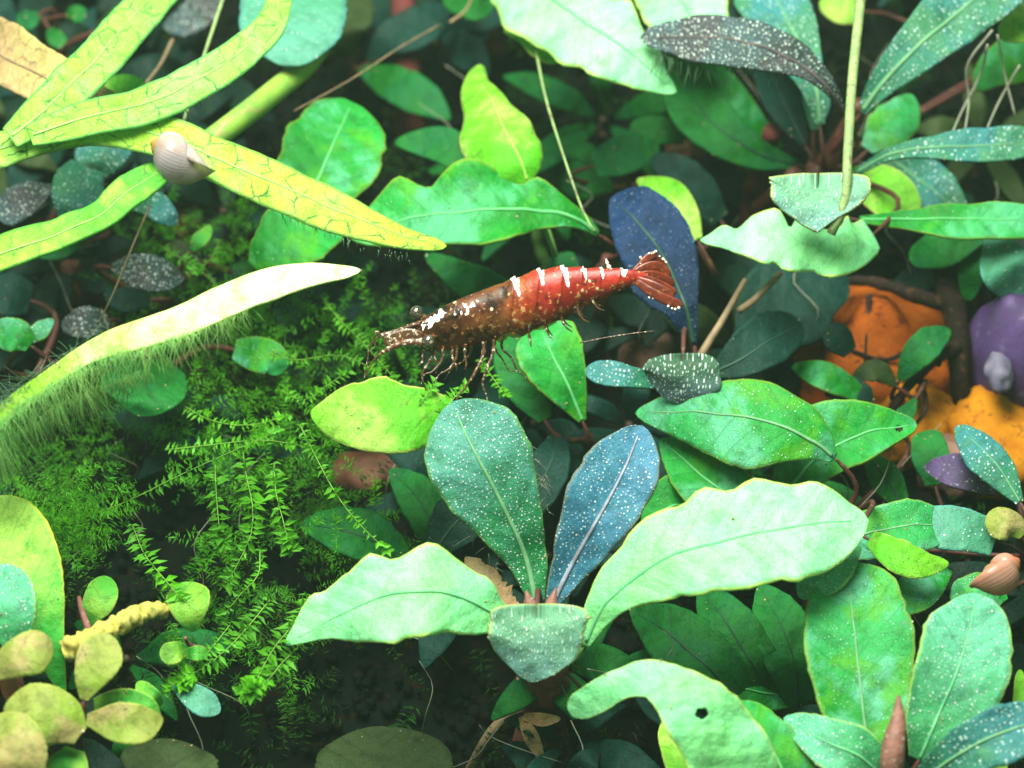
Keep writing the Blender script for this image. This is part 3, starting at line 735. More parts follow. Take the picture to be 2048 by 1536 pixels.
# --- F: upper right plant
Fp = plant('rosette_plant', 'large plant with slate grey speckled leaves fanning from a red stem', 'plant', (1645, 335, 13), smat=stem_red, r=1.5)
leaf(Fp, 'grey', [(1688, 225, 22), (1650, 172, 25), (1580, 118, 27), (1480, 84, 28), (1380, 76, 27.5), (1280, 78, 26)], [3, 16, 44, 56, 46, 10], [4, 26, 42, 42, 40, 12], face=0.4, ruffle=0.3, waves=3, cup=0.15, root=rt(Fp), cap=0.95, ribw=1.5)
leaf(Fp, 'tealgrey', [(1640, 250, 19), (1630, 170, 21), (1590, 70, 22.5), (1530, -40, 23)], [12, 40, 70, 84], [10, 24, 52, 60], face=0.7, ruffle=0.1, cup=0.2, root=rt(Fp), cap=0.95)
leaf(Fp, 'tealgrey', [(1722, 225, 20), (1770, 160, 22.5), (1850, 80, 24.5), (1960, -10, 26), (2060, -80, 27)], [10, 36, 58, 70, 56], [10, 40, 60, 66, 56], face=0.6, ruffle=0.12, cup=0.2, root=rt(Fp), ribw=1.6)
leaf(Fp, 'tealgrey', [(1712, 345, 17), (1780, 310, 19.5), (1860, 296, 20.5), (1960, 292, 20.5), (2080, 288, 20)], [6, 14, 26, 34, 30], [6, 14, 28, 36, 26], face=0.4, ruffle=0.4, waves=3, cup=0.2, root=rt(Fp), ribw=1.3)
leaf(Fp, 'heart', [(1636, 378, 26), (1636, 395, 25.8), (1634, 420, 25.4), (1634, 446, 24.8), (1635, 464, 24.4)], [90, 100, 98, 78, 40, 10], [86, 100, 98, 80, 44, 10], face=0.6, ruffle=0.3, waves=2, cup=0.22, root=rt(Fp), cap=0.8, basecap=0.16, rib=False, pet=False, sweep=30)
leaf(Fp, 'mint', [(1745, 470, 19.5), (1700, 492, 20.6), (1600, 488, 21.5), (1500, 478, 21), (1402, 482, 19)], [30, 52, 52, 42, 24, 4], [40, 62, 58, 48, 30, 6], face=0.3, ruffle=2.2, waves=4, cup=-0.2, root=rt(Fp), cap=0.95, rib=False)
leaf(Fp, 'green', [(1720, 440, 17), (1800, 440, 18.5), (1900, 438, 19), (2000, 440, 19), (2090, 445, 18.5)], [6, 18, 28, 32, 30], [6, 22, 42, 38, 34], face=0.35, ruffle=0.3, waves=3, root=rt(Fp))
leaf(Fp, 'lime', [(1700, 355, 13.5), (1745, 370, 14.5), (1790, 400, 14.5), (1830, 440, 14)], [20, 44, 46, 24], face=0.45, root=rt(Fp), rib=False)
leaf(Fp, 'tealgrey', [(1770, 310, 13.5), (1820, 345, 14), (1870, 385, 14), (1930, 440, 13)], [20, 46, 46, 20], face=0.45, root=rt(Fp))
leaf(Fp, 'greenspot', [(1735, 300, 14), (1765, 262, 15), (1800, 225, 15.5), (1822, 190, 15)], [14, 36, 34, 8], [14, 44, 50, 14], face=0.5, root=rt(Fp), ruffle=0.3, rib=False)
leaf(Fp, 'dim', [(1590, 330, 11), (1500, 300, 13), (1410, 230, 14.5), (1340, 110, 15.5)], [10, 44, 60, 40], [10, 36, 52, 40], face=0.5, root=rt(Fp), ruffle=0.1)
leaf(Fp, 'green', [(1560, 300, 10), (1480, 220, 13), (1420, 140, 14.5), (1400, 80, 15)], [10, 30, 34, 20], face=0.5, root=rt(Fp), rib=False, pet=False)
leaf(Fp, 'dteal', [(1610, 290, 14), (1575, 220, 15), (1545, 150, 16), (1530, 100, 16)], [8, 34, 40, 22], face=0.6, root=rt(Fp))
leaf(Fp, 'silver', [(1628, 260, 15.5), (1634, 215, 16.5), (1628, 170, 17), (1622, 140, 17)], [6, 24, 26, 14], face=0.6, root=rt(Fp), rib=False)
strand(Fp, 'stalk', [(1728, -60, 32), (1715, 60, 31), (1704, 170, 30), (1696, 300, 28), (1690, 400, 26), (1662, 468, 24)], 0.40, stem_pale, n=24, taper=0.9, sides=9)
strand(Fp, 'leaf_stalk', [(1650, 330, 14.5), (1690, 265, 17.5), (1722, 205, 20.5)], 0.95, stem_red, taper=0.7, sides=9)
strand(Fp, 'leaf_stalk', [(1590, 350, 13), (1560, 380, 10), (1510, 420, 6)], 0.8, stem_red, taper=0.8)
for k, pts in enumerate(([(1985, 60, 27), (1935, 130, 24), (1938, 200, 21), (1930, 262, 20.5)], [(1975, 90, 26), (1960, 150, 22), (1925, 220, 20), (1905, 265, 20.5)], [(2040, 130, 24), (2000, 200, 21), (1975, 255, 21)], [(1995, 70, 26), (2010, 150, 22), (2030, 230, 20)])):
    strand(Fp, 'root', pts, 0.11, thread_mat, taper=0.7)
leaf(Fp, 'lime', [(2090, 40, 21), (2040, 50, 22), (2000, 75, 21.5)], [30, 40, 14], face=0.4, pet=True, root=rt(Fp), rib=False)
leaf(Fp, 'green', [(2100, 80, 16), (2050, 110, 17), (1990, 140, 17), (1950, 180, 16)], [30, 48, 40, 12], face=0.4, root=rt(Fp), rib=False)
leaf(Fp, 'lime', [(1720, 20, 14), (1690, 20, 14.5), (1640, 5, 14)], [24, 30, 12], face=0.4, root=rt(Fp), rib=False)

# --- far right hazy blade
FR = plant('broad_leaf_plant', 'plant with a blue grey drooping blade above the violet stone', 'plant', (1990, 470, 15), smat=stem_brown, r=0.7)
leaf(FR, 'silver', [(1985, 475, 16), (2010, 530, 16), (2030, 570, 14), (2040, 610, 12)], [24, 44, 40, 16], [20, 50, 50, 20], face=0.6, root=rt(FR), rib=False)
leaf(FR, 'dim', [(1960, 470, 15), (1880, 500, 14), (1820, 520, 12)], [20, 40, 20], face=0.5, root=rt(FR), rib=False)
leaf(FR, 'dim', [(1965, 480, 14), (1945, 540, 13), (1935, 600, 11)], [14, 30, 12], face=0.6, root=rt(FR), rib=False)

# --- G: top middle
G = plant('broad_leaf_plant', 'plant with a large mint leaf with a toothed wavy edge, beside the slate leaf', 'plant', (1060, -180, 14), smat=stem_brown, r=1.0)
leaf(G, 'mint', [(1010, -110, 22), (1085, -20, 24.5), (1160, 40, 25.5), (1240, 90, 25.5), (1352, 186, 22.5)], [60, 120, 112, 78, 44, 5], [60, 98, 94, 82, 58, 7], face=0.35, ruffle=1.0, waves=5, cup=-0.08, root=rt(G), cap=0.96)
leaf(G, 'mint', [(1300, -90, 20), (1350, -20, 21.5), (1390, 50, 21.5), (1430, 120, 20)], [60, 86, 76, 26], face=0.4, root=rt(G), ruffle=0.3, waves=3)
leaf(G, 'lime', [(1010, 60, 20.5), (1050, 78, 21.5), (1090, 100, 21.5), (1130, 118, 20.5)], [6, 16, 28, 10], [4, 14, 26, 14], face=0.3, ruffle=1.0, waves=2, root=rt(G), rib=False, pet=False, label='small folded yellow leaf')
strand(G, 'root', [(1070, 90, 22), (1090, 190, 23), (1120, 290, 22.5), (1165, 420, 21), (1190, 462, 20.5)], 0.13, stem_pale, n=20, taper=0.7)
strand(G, 'root', [(880, 50, 17), (800, 95, 19), (700, 160, 20), (588, 222, 20)], 0.09, stem_tan, n=18, taper=0.6)
strand(G, 'root', [(900, 45, 16), (935, 15, 16), (960, -60, 16)], 0.15, stem_tan)
leaf(G, 'dim', [(900, -40, 12), (940, 10, 13), (960, 20, 13), (985, 5, 12.5)], [30, 40, 24, 10], face=0.4, root=rt(G), rib=False)

# --- curled lime leaf
L1 = plant('broad_leaf_plant', 'plant with a single curled lime leaf in front of the shadowed gap', 'plant', (1085, 430, 8), smat=stem_green, r=0.45)
leaf(L1, 'lime', [(1055, 362, 21), (1040, 320, 22.2), (1010, 260, 23), (985, 205, 22.5), (962, 165, 21), (960, 130, 18.5)], [20, 100, 92, 76, 50, 10], [20, 48, 58, 36, 20, 8], face=0.45, ruffle=0.5, waves=3, cup=-0.45, root=rt(L1), cap=0.95, basecap=0.12, ribw=0.6, petmat=stem_green)
leaf(L1, 'dim', [(1020, 350, 12), (940, 320, 14), (880, 290, 14), (790, 285, 13)], [14, 34, 34, 10], face=0.5, root=rt(L1), rib=False)

# --- H: wavy green leaf above the shrimp
H = plant('broad_leaf_plant', 'plant with a wide wavy green leaf above the shrimp', 'plant', (1215, 520, 12), smat=stem_red, r=0.6)
leaf(H, 'green', [(1196, 468, 17.5), (1150, 438, 19), (1080, 422, 20), (950, 424, 20.5), (830, 436, 20), (700, 476, 18)], [5, 26, 52, 70, 66, 52, 14], [5, 32, 66, 78, 66, 66, 16], face=0.35, ruffle=1.5, waves=3.4, cup=0.10, root=rt(H), cap=0.93, ribw=1.2)
leaf(H, 'dim', [(1000, 600, 8), (930, 560, 11), (890, 535, 12), (850, 510, 12)], [40, 40, 26, 8], face=0.5, root=rt(H), rib=False)
leaf(H, 'dim', [(1140, 600, 8), (1130, 545, 10), (1120, 505, 11)], [18, 30, 26], face=0.5, root=rt(H), rib=False)

# --- I: round green leaf left of centre
I_ = plant('broad_leaf_plant', 'plant with a rounded green leaf beneath the yellow fern leaf tip', 'plant', (560, 560, 8), smat=stem_brown, r=0.7)
leaf(I_, 'green', [(610, 420, 17.5), (640, 350, 18.6), (672, 280, 19), (705, 205, 18.6)], [50, 92, 88, 52], [40, 98, 102, 66], face=0.45, ruffle=0.35, waves=3, cup=0.1, root=rt(I_), cap=0.8)
leaf(I_, 'green', [(520, 545, 15), (560, 500, 16.5), (620, 455, 17), (690, 420, 16.5)], [30, 66, 66, 30], [30, 60, 66, 36], face=0.45, ruffle=0.4, waves=3, root=rt(I_), rib=False)

# --- M: lime leaf in front of the shrimp's legs
Mp = plant('broad_leaf_plant', 'plant with one broad lime leaf beneath the shrimp head', 'plant', (900, 960, 9), smat=stem_green, r=0.5)
leaf(Mp, 'lime', [(900, 838, 17.5), (850, 832, 18.4), (760, 832, 19), (690, 832, 18.6), (622, 826, 17.6)], [40, 66, 70, 56, 24], [40, 60, 76, 62, 18], face=0.4, ruffle=0.3, waves=3, cup=-0.12, root=rt(Mp), cap=0.82, rib=False)

# --- N: leaf beneath the shrimp belly
Nn = plant('broad_leaf_plant', 'plant with broad green leaves tapering downwards right under the shrimp belly', 'plant', (1175, 880, 8), smat=stem_brown, r=0.6)
leaf(Nn, 'green', [(1165, 842, 12), (1140, 780, 14), (1105, 710, 15.5), (1080, 655, 16)], [8, 48, 70, 62], [8, 36, 62, 64], face=0.6, cup=0.25, root=rt(Nn), ruffle=0.15, cap=0.85)
leaf(Nn, 'dim', [(1090, 840, 10), (1060, 780, 11.5), (1030, 720, 12.5), (1010, 670, 12.5)], [14, 44, 46, 26], face=0.6, root=rt(Nn), rib=False)

# --- yellow leaf and two dim leaves beyond the navy leaf
Y1 = plant('seedling_plant', 'small yellow-green plant beyond the navy leaf', 'plant', (1400, 500, 7), smat=stem_brown, r=0.45)
leaf(Y1, 'lime', [(1395, 478, 14), (1370, 430, 15), (1335, 390, 15), (1275, 360, 14)], [12, 40, 36, 8], [10, 30, 34, 8], face=0.5, root=rt(Y1), cup=-0.2, ribw=0.5)
leaf(Y1, 'dteal', [(1440, 440, 9), (1390, 380, 11), (1350, 340, 12), (1300, 320, 12)], [20, 40, 36, 14], face=0.5, root=rt(Y1), rib=False)
Y2 = plant('seedling_plant', 'small dim green plant of three oval leaves by a white chip', 'plant', (1250, 380, 4), smat=stem_brown, r=0.4)
leaf(Y2, 'dim', [(1190, 330, 11), (1230, 318, 12), (1270, 305, 12), (1318, 298, 11)], [26, 38, 36, 12], face=0.45, root=rt(Y2), rib=False)
leaf(Y2, 'dim', [(1195, 322, 10), (1170, 305, 10.5), (1158, 290, 10)], [16, 20, 14], face=0.45, root=rt(Y2), rib=False)
leaf(Y2, 'dim', [(1370, 275, 9), (1320, 262, 10), (1260, 258, 9.5)], [14, 28, 16], face=0.45, root=rt(Y2), rib=False)
leaf(Y2, 'brown', [(1400, 310, 9), (1392, 280, 10), (1375, 255, 10)], [10, 14, 6], face=0.6, root=rt(Y2), rib=False, label='pale bleached leaf chip')

# --- K: silvery round leaf at the top
K = plant('broad_leaf_plant', 'plant with a silvery teal rounded leaf behind the pale fern lobe', 'plant', (640, -160, 14), smat=stem_brown, r=0.8)
leaf(K, 'silver', [(600, -90, 22), (590, -20, 23), (582, 50, 23.3), (578, 132, 22.5)], [70, 104, 100, 66], [70, 100, 102, 56], face=0.5, root=rt(K), ruffle=0.1, cap=0.72, rib=False, cup=-0.1)
leaf(K, 'grey', [(420, -20, 11), (400, 20, 12), (370, 45, 12), (328, 55, 11)], [30, 34, 28, 10], face=0.5, root=rt(K), rib=False)

# --- J: the fern
J = plant('fern', 'yellow-green fern with long net-veined lobed leaves, the snail on one of them', 'fern', (-90, 350, 14), smat=stem_green, r=1.2)
leaf(J, 'fern', [(-60, 318, 28), (60, 280, 29), (180, 254, 29.5), (320, 270, 30), (440, 322, 30), (560, 372, 29.5), (700, 432, 28.5), (800, 470, 27.5), (893, 494, 26.5)], [36, 34, 40, 42, 44, 44, 40, 24, 8], [36, 34, 36, 40, 44, 46, 46, 30, 10], face=0.45, ruffle=0.18, waves=5, cup=-0.12, root=rt(J), cap=0.97, ns=70, petmat=stem_green)
leaf(J, 'fernpale', [(20, 275, 30), (90, 220, 31), (170, 140, 31.8), (250, 55, 32), (340, -50, 32)], [24, 44, 42, 42, 40], [24, 42, 46, 44, 40], face=0.5, ruffle=0.12, waves=3, cup=-0.12, root=rt(J), cap=0.97, pet=False)
leaf(J, 'fernpale', [(60, 272, 30.4), (170, 236, 31), (300, 206, 31.6), (400, 158, 32.2), (480, 105, 32.6), (540, 50, 32.6), (565, -20, 32)], [24, 34, 36, 38, 36, 32, 26], [20, 34, 38, 38, 36, 32, 24], face=0.5, ruffle=0.12, waves=4, cup=-0.12, root=rt(J), cap=0.97, pet=False)
leaf(J, 'fernbrown', [(-70, 70, 26), (0, 110, 27.4), (80, 150, 28), (150, 195, 27.6), (240, 235, 26)], [60, 66, 54, 50, 30], [50, 56, 54, 40, 20], face=0.45, ruffle=0.2, waves=3, root=rt(J), pet=False, cap=0.95, label='browning fern lobe with a grey blotch')
leaf(J, 'ferngreen', [(150, 240, 25), (210, 200, 26), (250, 175, 26), (290, 165, 25)], [20, 36, 30, 8], face=0.5, root=rt(J), rib=False, pet=False)
leaf(J, 'ferngreen', [(-60, 535, 25), (30, 498, 26.2), (120, 468, 26.8), (200, 430, 27), (270, 375, 27.4), (345, 330, 27.8)], [34, 36, 32, 28, 34, 20], [34, 34, 30, 30, 34, 24], face=0.45, ruffle=0.2, waves=4, root=rt(J), pet=True, petmat=stem_green)
strand(J, 'rhizome', [(410, 290, 21), (470, 245, 21.5), (540, 190, 21), (620, 120, 19.5), (660, 40, 18)], 0.95, plain_mat('green_rhizome', (0.24, 0.40, 0.05), (0.14, 0.30, 0.05), 400, c3=(0.3, 0.25, 0.08), transl=0.15), n=30, sides=12, taper=1.0)
strand(J, 'stalk', [(455, -30, 26), (425, 60, 25), (392, 160, 24), (368, 240, 23)], 0.16, stem_pale, n=16, taper=0.8)
strand(J, 'stalk', [(345, 80, 18), (320, 130, 19), (285, 175, 20)], 0.2, stem_tan, n=10)
strand(J, 'stalk', [(300, 410, 22), (262, 500, 20), (225, 590, 18), (195, 650, 16)], 0.09, stem_tan, n=16)
leaf(J, 'ivory', [(-80, 880, 26), (0, 826, 28), (102, 754, 30), (205, 692, 31), (342, 648, 32), (512, 576, 32.5), (615, 550, 32.2), (722, 541, 31)], [18, 16, 17, 25, 31, 32, 27, 7], [20, 20, 18, 26, 31, 32, 27, 7], face=0.4, ruffle=0.12, waves=4, cup=-0.15, root=rt(J), petmat=stem_green, cap=0.96, ns=60, rib=False, label='long pale ivory leaf fringed with green hairs')

# hair-like algae on the ivory leaf
def hairs(parent, name, path, count, length, mat, seed, r=0.05, droop=1.0, up=0.0, spread=0.5, dens=None, edge=0.0, fwd=0.0):
    rs = random.Random(seed)
    V, F = [], []
    ts = [rs.random() ** (dens or 1.0) for _ in range(count)]
    base = crom(path, ts)
    for k in range(count):
        b = P(base[k][0] + rs.uniform(-8, 8), base[k][1] + rs.uniform(-8, 8) + edge, base[k][2])
        cl = 0.5 + 0.5 * mnoise.noise(Vector((base[k][0] * 0.035 + seed, base[k][1] * 0.035, 0)))
        ln = length * rs.uniform(0.25, 1.0) * (1 - 0.6 * ts[k]) * (0.35 + 1.1 * cl)
        d = Vector((rs.uniform(-spread, spread), rs.uniform(-0.7, 0.2) - fwd, -droop + up + rs.uniform(-0.3, 0.3))).normalized()
        bend = Vector((rs.uniform(-.4, .4), rs.uniform(-.4, .4), rs.uniform(-.5, .1)))
        pts = [b + d * (ln * s) + bend * (ln * s * s * 0.6) for s in (0, 0.33, 0.66, 1.0)]
        tube_geo(pts, [r, r * 0.9, r * 0.7, r * 0.25], 3, V, F)
    o = mesh_obj(name, V, F, mat, parent)
    o['kind'] = 'stuff'
    return o
algae = plain_mat('green_hair_algae', (0.28, 0.50, 0.13), (0.14, 0.38, 0.08), 200, transl=0.5)
algae2 = plain_mat('pale_hair_algae', (0.20, 0.34, 0.20), (0.10, 0.22, 0.10), 300, transl=0.5)
hairs(J, 'hair_algae', [(-40, 880, 27.8), (0, 842, 28.6), (102, 766, 30), (205, 714, 31), (342, 676, 31.8), (500, 606, 32)], 1200, 5.2, algae, 5, r=0.020, dens=1.25, droop=0.75, spread=0.7, edge=4, fwd=0.35)
hairs(J, 'hair_algae', [(-30, 910, 25), (60, 850, 26), (160, 790, 27), (300, 740, 27)], 600, 4.4, algae, 15, r=0.020, dens=1.2, droop=0.7, spread=0.9, fwd=0.3)
hairs(J, 'hair_algae', [(0, 805, 28.5), (90, 742, 29.8), (170, 690, 30.5), (260, 655, 31)], 220, 3.0, algae2, 6, r=0.024, up=1.2, dens=1.2)
hairs(J, 'hair_algae', [(300, 245, 30.4), (420, 190, 31.2), (480, 140, 31.8), (540, 70, 32)], 60, 1.6, algae2, 7, r=0.035)
hairs(J, 'hair_algae', [(440, 350, 29), (560, 410, 28.6), (700, 480, 27.8), (820, 515, 26.8)], 80, 1.6, algae2, 8, r=0.035)
hairs(Fp, 'hair_algae', [(1310, 110, 26), (1380, 122, 26.5), (1470, 126, 27), (1560, 150, 26)], 90, 3.0, algae2, 9, r=0.035)
hairs(A, 'hair_algae', [(870, 900, 22.5), (905, 990, 20.5), (960, 1080, 18.5), (1000, 1130, 17)], 26, 3.4, thread_mat, 10, r=0.03, spread=1.6)
hairs(A, 'hair_algae', [(1050, 890, 23), (1085, 960, 21), (1094, 1020, 19.5)], 26, 3.0, thread_mat, 11, r=0.03, spread=1.6)

# ================================================================== moss
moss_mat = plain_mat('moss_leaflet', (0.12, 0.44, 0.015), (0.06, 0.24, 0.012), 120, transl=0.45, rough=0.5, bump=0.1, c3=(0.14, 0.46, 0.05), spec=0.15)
moss_dim = plain_mat('moss_shade_tinted_leaflet', (0.045, 0.25, 0.012), (0.035, 0.06, 0.012), 120, transl=0.4, rough=0.5, bump=0.1, spec=0.1)  # darker copy of the moss for lower fronds, shade painted in
moss_stem = plain_mat('moss_stem', (0.20, 0.40, 0.05), (0.13, 0.30, 0.04), 400, transl=0.2)

def leaflet(V, F, b0, sd, side, sz, wid):
    wv = side * (sz * wid)
    up = sd.cross(wv).normalized() * (sz * 0.10)
    b = len(V)
    V.extend([tuple(b0), tuple(b0 + sd * sz * 0.36 + wv + up), tuple(b0 + sd * sz + up * 0.6), tuple(b0 + sd * sz * 0.36 - wv + up), tuple(b0 + sd * sz * 0.42 - up * 0.4)])
    F.extend([(b, b + 1, b + 4), (b + 1, b + 2, b + 4), (b + 2, b + 3, b + 4), (b + 3, b, b + 4)])

def frond_geo(pts, size, step, rs, V, F, flat=0.35, wid=0.20, star=0, bare=0.25):
    """spiky leaflets set round a thin stem, with a star-shaped tuft at the tip; pts are points in mm"""
    ln = sum((pts[i + 1] - pts[i]).length for i in range(len(pts) - 1))
    n = max(4, int(ln / step))
    q = smooth_path(pts, n)
    for i in range(n):
        t = (q[min(n - 1, i + 1)] - q[max(0, i - 1)]).normalized()
        a = t.cross(Vector((0, -0.5, 0.85))).normalized()
        c = t.cross(a)
        k = i / max(1, n - 1)
        for s in (-1, 1, 0, 2):
            if rs.random() < bare or (s in (0, 2) and rs.random() < 0.5):
                continue
            sz = size * rs.uniform(0.5, 1.25) * (0.65 + 0.5 * math.sin(math.pi * min(1, k * 0.85 + 0.15)))
            sd = (a * (s if s in (-1, 1) else rs.uniform(-.6, .6)) + c * (rs.uniform(-flat, flat) * 2 if s in (-1, 1) else (0.9 if s == 0 else -0.9)) + t * rs.uniform(-0.15, 0.75)).normalized()
            leaflet(V, F, q[i] + t * rs.uniform(-0.5, 0.5) * step, sd, sd.cross(c if s in (-1, 1) else a).normalized(), sz, wid * rs.uniform(0.7, 1.3))
    if star:
        t = (q[-1] - q[-3]).normalized()
        a = t.cross(Vector((0, -0.5, 0.85))).normalized()
        c = t.cross(a)
        for k in range(star):
            an = rs.uniform(0, 6.28)
            sd = (a * math.cos(an) * 1.2 + c * math.sin(an) * 0.5 + t * rs.uniform(-0.2, 1.2)).normalized()
            leaflet(V, F, q[-1] - t * rs.uniform(0, 1.3), sd, sd.cross(c).normalized(), size * rs.uniform(0.8, 1.3), wid * 1.5)
    return q

def frond(parent, px, size=0.72, step=0.34, seed=0, mat=None, stem_r=0.05, star=0):
    rs = random.Random(seed + 100)
    pts = smooth_path([P(*p) for p in px], 12)
    V, F = [], []
    q = frond_geo(pts, size, step, rs, V, F, star=star)
    o = mesh_obj('frond', V, F, mat or moss_mat, parent, smooth=False)
    tv, tf = tube_geo(pts, [stem_r * (1 - 0.05 * i) for i in range(12)], 5)
    mesh_obj('stem', tv, tf, moss_stem, o)
    return o

MO = thing('moss_clump', 'feathery green moss with fronds hanging beneath the lime leaf', 'moss', P(520, 1150, 0))
FR_ = [
    [(170, 1035, 12), (260, 1000, 15), (360, 950, 17), (470, 900, 17.5), (560, 860, 17)],
    [(430, 930, 16.5), (432, 980, 17), (436, 1030, 17), (442, 1085, 16)],
    [(486, 905, 17), (494, 960, 17.4), (505, 1010, 17.2), (502, 1070, 16.4), (474, 1130, 15), (452, 1175, 13.5)],
    [(548, 925, 16.6), (552, 985, 17.2), (566, 1040, 17.2), (580, 1098, 16)],
    [(600, 850, 15), (640, 930, 17), (680, 1000, 17), (730, 1060, 16), (780, 1105, 14.5)],
    [(265, 1050, 15), (290, 1110, 16), (335, 1165, 16.5), (372, 1210, 15.5)],
    [(520, 1100, 15.5), (516, 1150, 15.5), (480, 1190, 14.5), (440, 1240, 13)],
    [(620, 1190, 12), (585, 1250, 15), (545, 1300, 16), (500, 1385, 16)],
    [(590, 1300, 14.5), (560, 1330, 15.5), (535, 1360, 15.4), (480, 1392, 14.6)],
    [(540, 1200, 13), (490, 1260, 14.5), (440, 1310, 14.5), (360, 1365, 13.5)],
    [(460, 1250, 13), (420, 1300, 14), (380, 1340, 14), (330, 1385, 13)],
    [(520, 700, 12), (590, 720, 14), (680, 710, 15), (760, 745, 15)],
    [(640, 590, 11), (680, 640, 13), (730, 690, 14), (800, 770, 14)],
    [(560, 780, 13), (610, 800, 15), (655, 770, 15.6), (700, 740, 15)],
    [(800, 840, 17), (835, 815, 18.6), (852, 790, 19.2), (872, 765, 19)],
    [(880, 850, 17), (890, 825, 18.5), (905, 800, 19), (930, 770, 18)],
    [(960, 720, 14), (985, 755, 14.6), (1010, 790, 14.4)],
    [(300, 480, 11), (350, 510, 13), (400, 540, 13.5), (450, 590, 13)],
    [(440, 480, 12), (420, 520, 13.4), (380, 545, 13.4)],
    [(350, 800, 12), (420, 840, 14), (500, 850, 15), (580, 830, 14.5)],
    [(330, 900, 12), (420, 890, 14), (520, 880, 15), (600, 890, 15)],
]
for i, f in enumerate(FR_):
    frond(MO, f, size=0.9 if i in (1, 2, 3, 5, 7, 8, 9) else 0.62, step=0.36, seed=i, star=34 if i in (1, 3, 7, 8, 9) else 8)

def moss_mass():
    rs = random.Random(77)
    V, F, V2, F2 = [], [], [], []
    regs = [(430, 430, 640, 640, 55, 12), (480, 600, 850, 800, 85, 12), (330, 760, 640, 960, 75, 13), (400, 900, 700, 1130, 60, 12), (330, 1150, 640, 1400, 60, 11),
            (640, 1020, 840, 1130, 22, 10), (20, 985, 180, 1110, 90, 18.5), (200, 640, 560, 880, 60, 9), (0, 880, 260, 1010, 30, 9), (250, 450, 470, 620, 26, 10)]
    for (x0, y0, x1, y1, n, zz) in regs:
        for k in range(int(n * 1.3)):
            x, y = rs.uniform(x0, x1), rs.uniform(y0, y1)
            z = zz * (rs.uniform(0.45, 1.0) if zz < 18 else rs.uniform(0.76, 1.0))
            an = rs.uniform(0, 6.28)
            ln = rs.uniform(50, 120)
            pts = smooth_path([P(x, y, z - 1.5), P(x + math.cos(an) * ln * 0.5, y + math.sin(an) * ln * 0.5, z), P(x + math.cos(an) * ln, y + math.sin(an) * ln, z - 1)], 8)
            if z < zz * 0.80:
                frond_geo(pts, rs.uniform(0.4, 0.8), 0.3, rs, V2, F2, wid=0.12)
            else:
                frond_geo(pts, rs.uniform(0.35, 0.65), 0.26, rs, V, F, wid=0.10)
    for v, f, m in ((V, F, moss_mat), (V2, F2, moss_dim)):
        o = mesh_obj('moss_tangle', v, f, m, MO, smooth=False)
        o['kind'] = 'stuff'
moss_mass()

# ================================================================== left edge: speckled seedlings
def seedling(label, root, leaves, mat_stem=None, r=0.35, name='seedling_plant', group=None):
    p = plant(name, label, 'plant', root, smat=mat_stem or stem_brown, r=r, group=group)
    for (mt, mid, wl, kw) in leaves:
        leaf(p, mt, mid, wl, root=rt(p), petr=0.28, **kw)
    return p
k5 = dict(face=0.5, rib=False)
seedling('speckled blue-grey seedling beneath the fern, left of the snail', (190, 430, 8), [
    ('tealgrey', [(175, 335, 17), (160, 370, 17.6), (150, 410, 17.4), (140, 448, 16)], [34, 52, 46, 20], dict(k5)),
    ('tealgrey', [(196, 350, 16), (190, 320, 17), (180, 290, 17), (165, 270, 16)], [16, 36, 34, 14], dict(k5)),
    ('tealgrey', [(205, 350, 16), (225, 320, 17), (248, 292, 17), (262, 272, 16)], [10, 22, 22, 10], dict(k5)),
    ('dteal', [(160, 380, 14), (120, 390, 14.5), (90, 395, 14)], [20, 30, 14], dict(k5))])
seedling('small grey-green speckled seedling at the fern base', (90, 460, 7), [
    ('grey', [(100, 378, 15), (66, 392, 16), (36, 408, 16), (0, 440, 15)], [8, 30, 34, 22], dict(k5)),
    ('tealgrey', [(250, 405, 14), (300, 408, 15), (330, 428, 15), (352, 448, 14)], [10, 26, 26, 10], dict(k5)),
    ('dim', [(160, 490, 12), (120, 500, 12.5), (75, 512, 12)], [8, 18, 8], dict(k5))])
seedling('seedling with one oval navy leaf covered in white specks', (330, 620, 5), [
    ('grey', [(225, 535, 13), (262, 540, 14), (300, 548, 14.4), (336, 556, 14), (366, 560, 13)], [8, 30, 36, 30, 10], dict(k5)),
    ('dteal', [(300, 600, 9), (250, 600, 10), (210, 590, 10)], [14, 26, 12], dict(k5))])
seedling('seedling with a round emerald leaf and a small speckled one', (70, 760, 6), [
    ('greenspot', [(60, 690, 13.5), (40, 675, 14.2), (20, 670, 14.2), (-10, 672, 13.5)], [16, 32, 34, 26], dict(k5, cap=0.8)),
    ('mintspot', [(60, 680, 13), (80, 662, 13.5), (106, 640, 13)], [10, 18, 5], dict(k5)),
    ('grey', [(215, 640, 10), (180, 645, 11), (150, 650, 11), (125, 655, 10)], [12, 30, 28, 10], dict(k5)),
    ('dteal', [(60, 600, 9), (20, 590, 10), (-20, 580, 10)], [30, 46, 30], dict(k5))])
seedling('dim seedling whose pale leaf tip hangs below the ivory leaf', (330, 740, 8), [
    ('dim', [(290, 720, 12), (290, 760, 13.5), (285, 800, 14), (278, 832, 13)], [40, 84, 76, 18], dict(k5)),
    ('greenspot', [(470, 700, 11), (510, 710, 12), (545, 720, 12.4), (566, 745, 11.5)], [20, 34, 34, 20], dict(k5))])
seedling('pale green sprig with one tiny pointed leaf beside the round leaf', (420, 520, 6), [
    ('carpetgreen', [(385, 500, 13.5), (395, 485, 14), (410, 470, 14.2), (420, 452, 14)], [5, 15, 13, 4], dict(k5)),
    ('olive', [(400, 520, 11), (360, 500, 12), (320, 490, 12)], [6, 18, 8], dict(k5))])
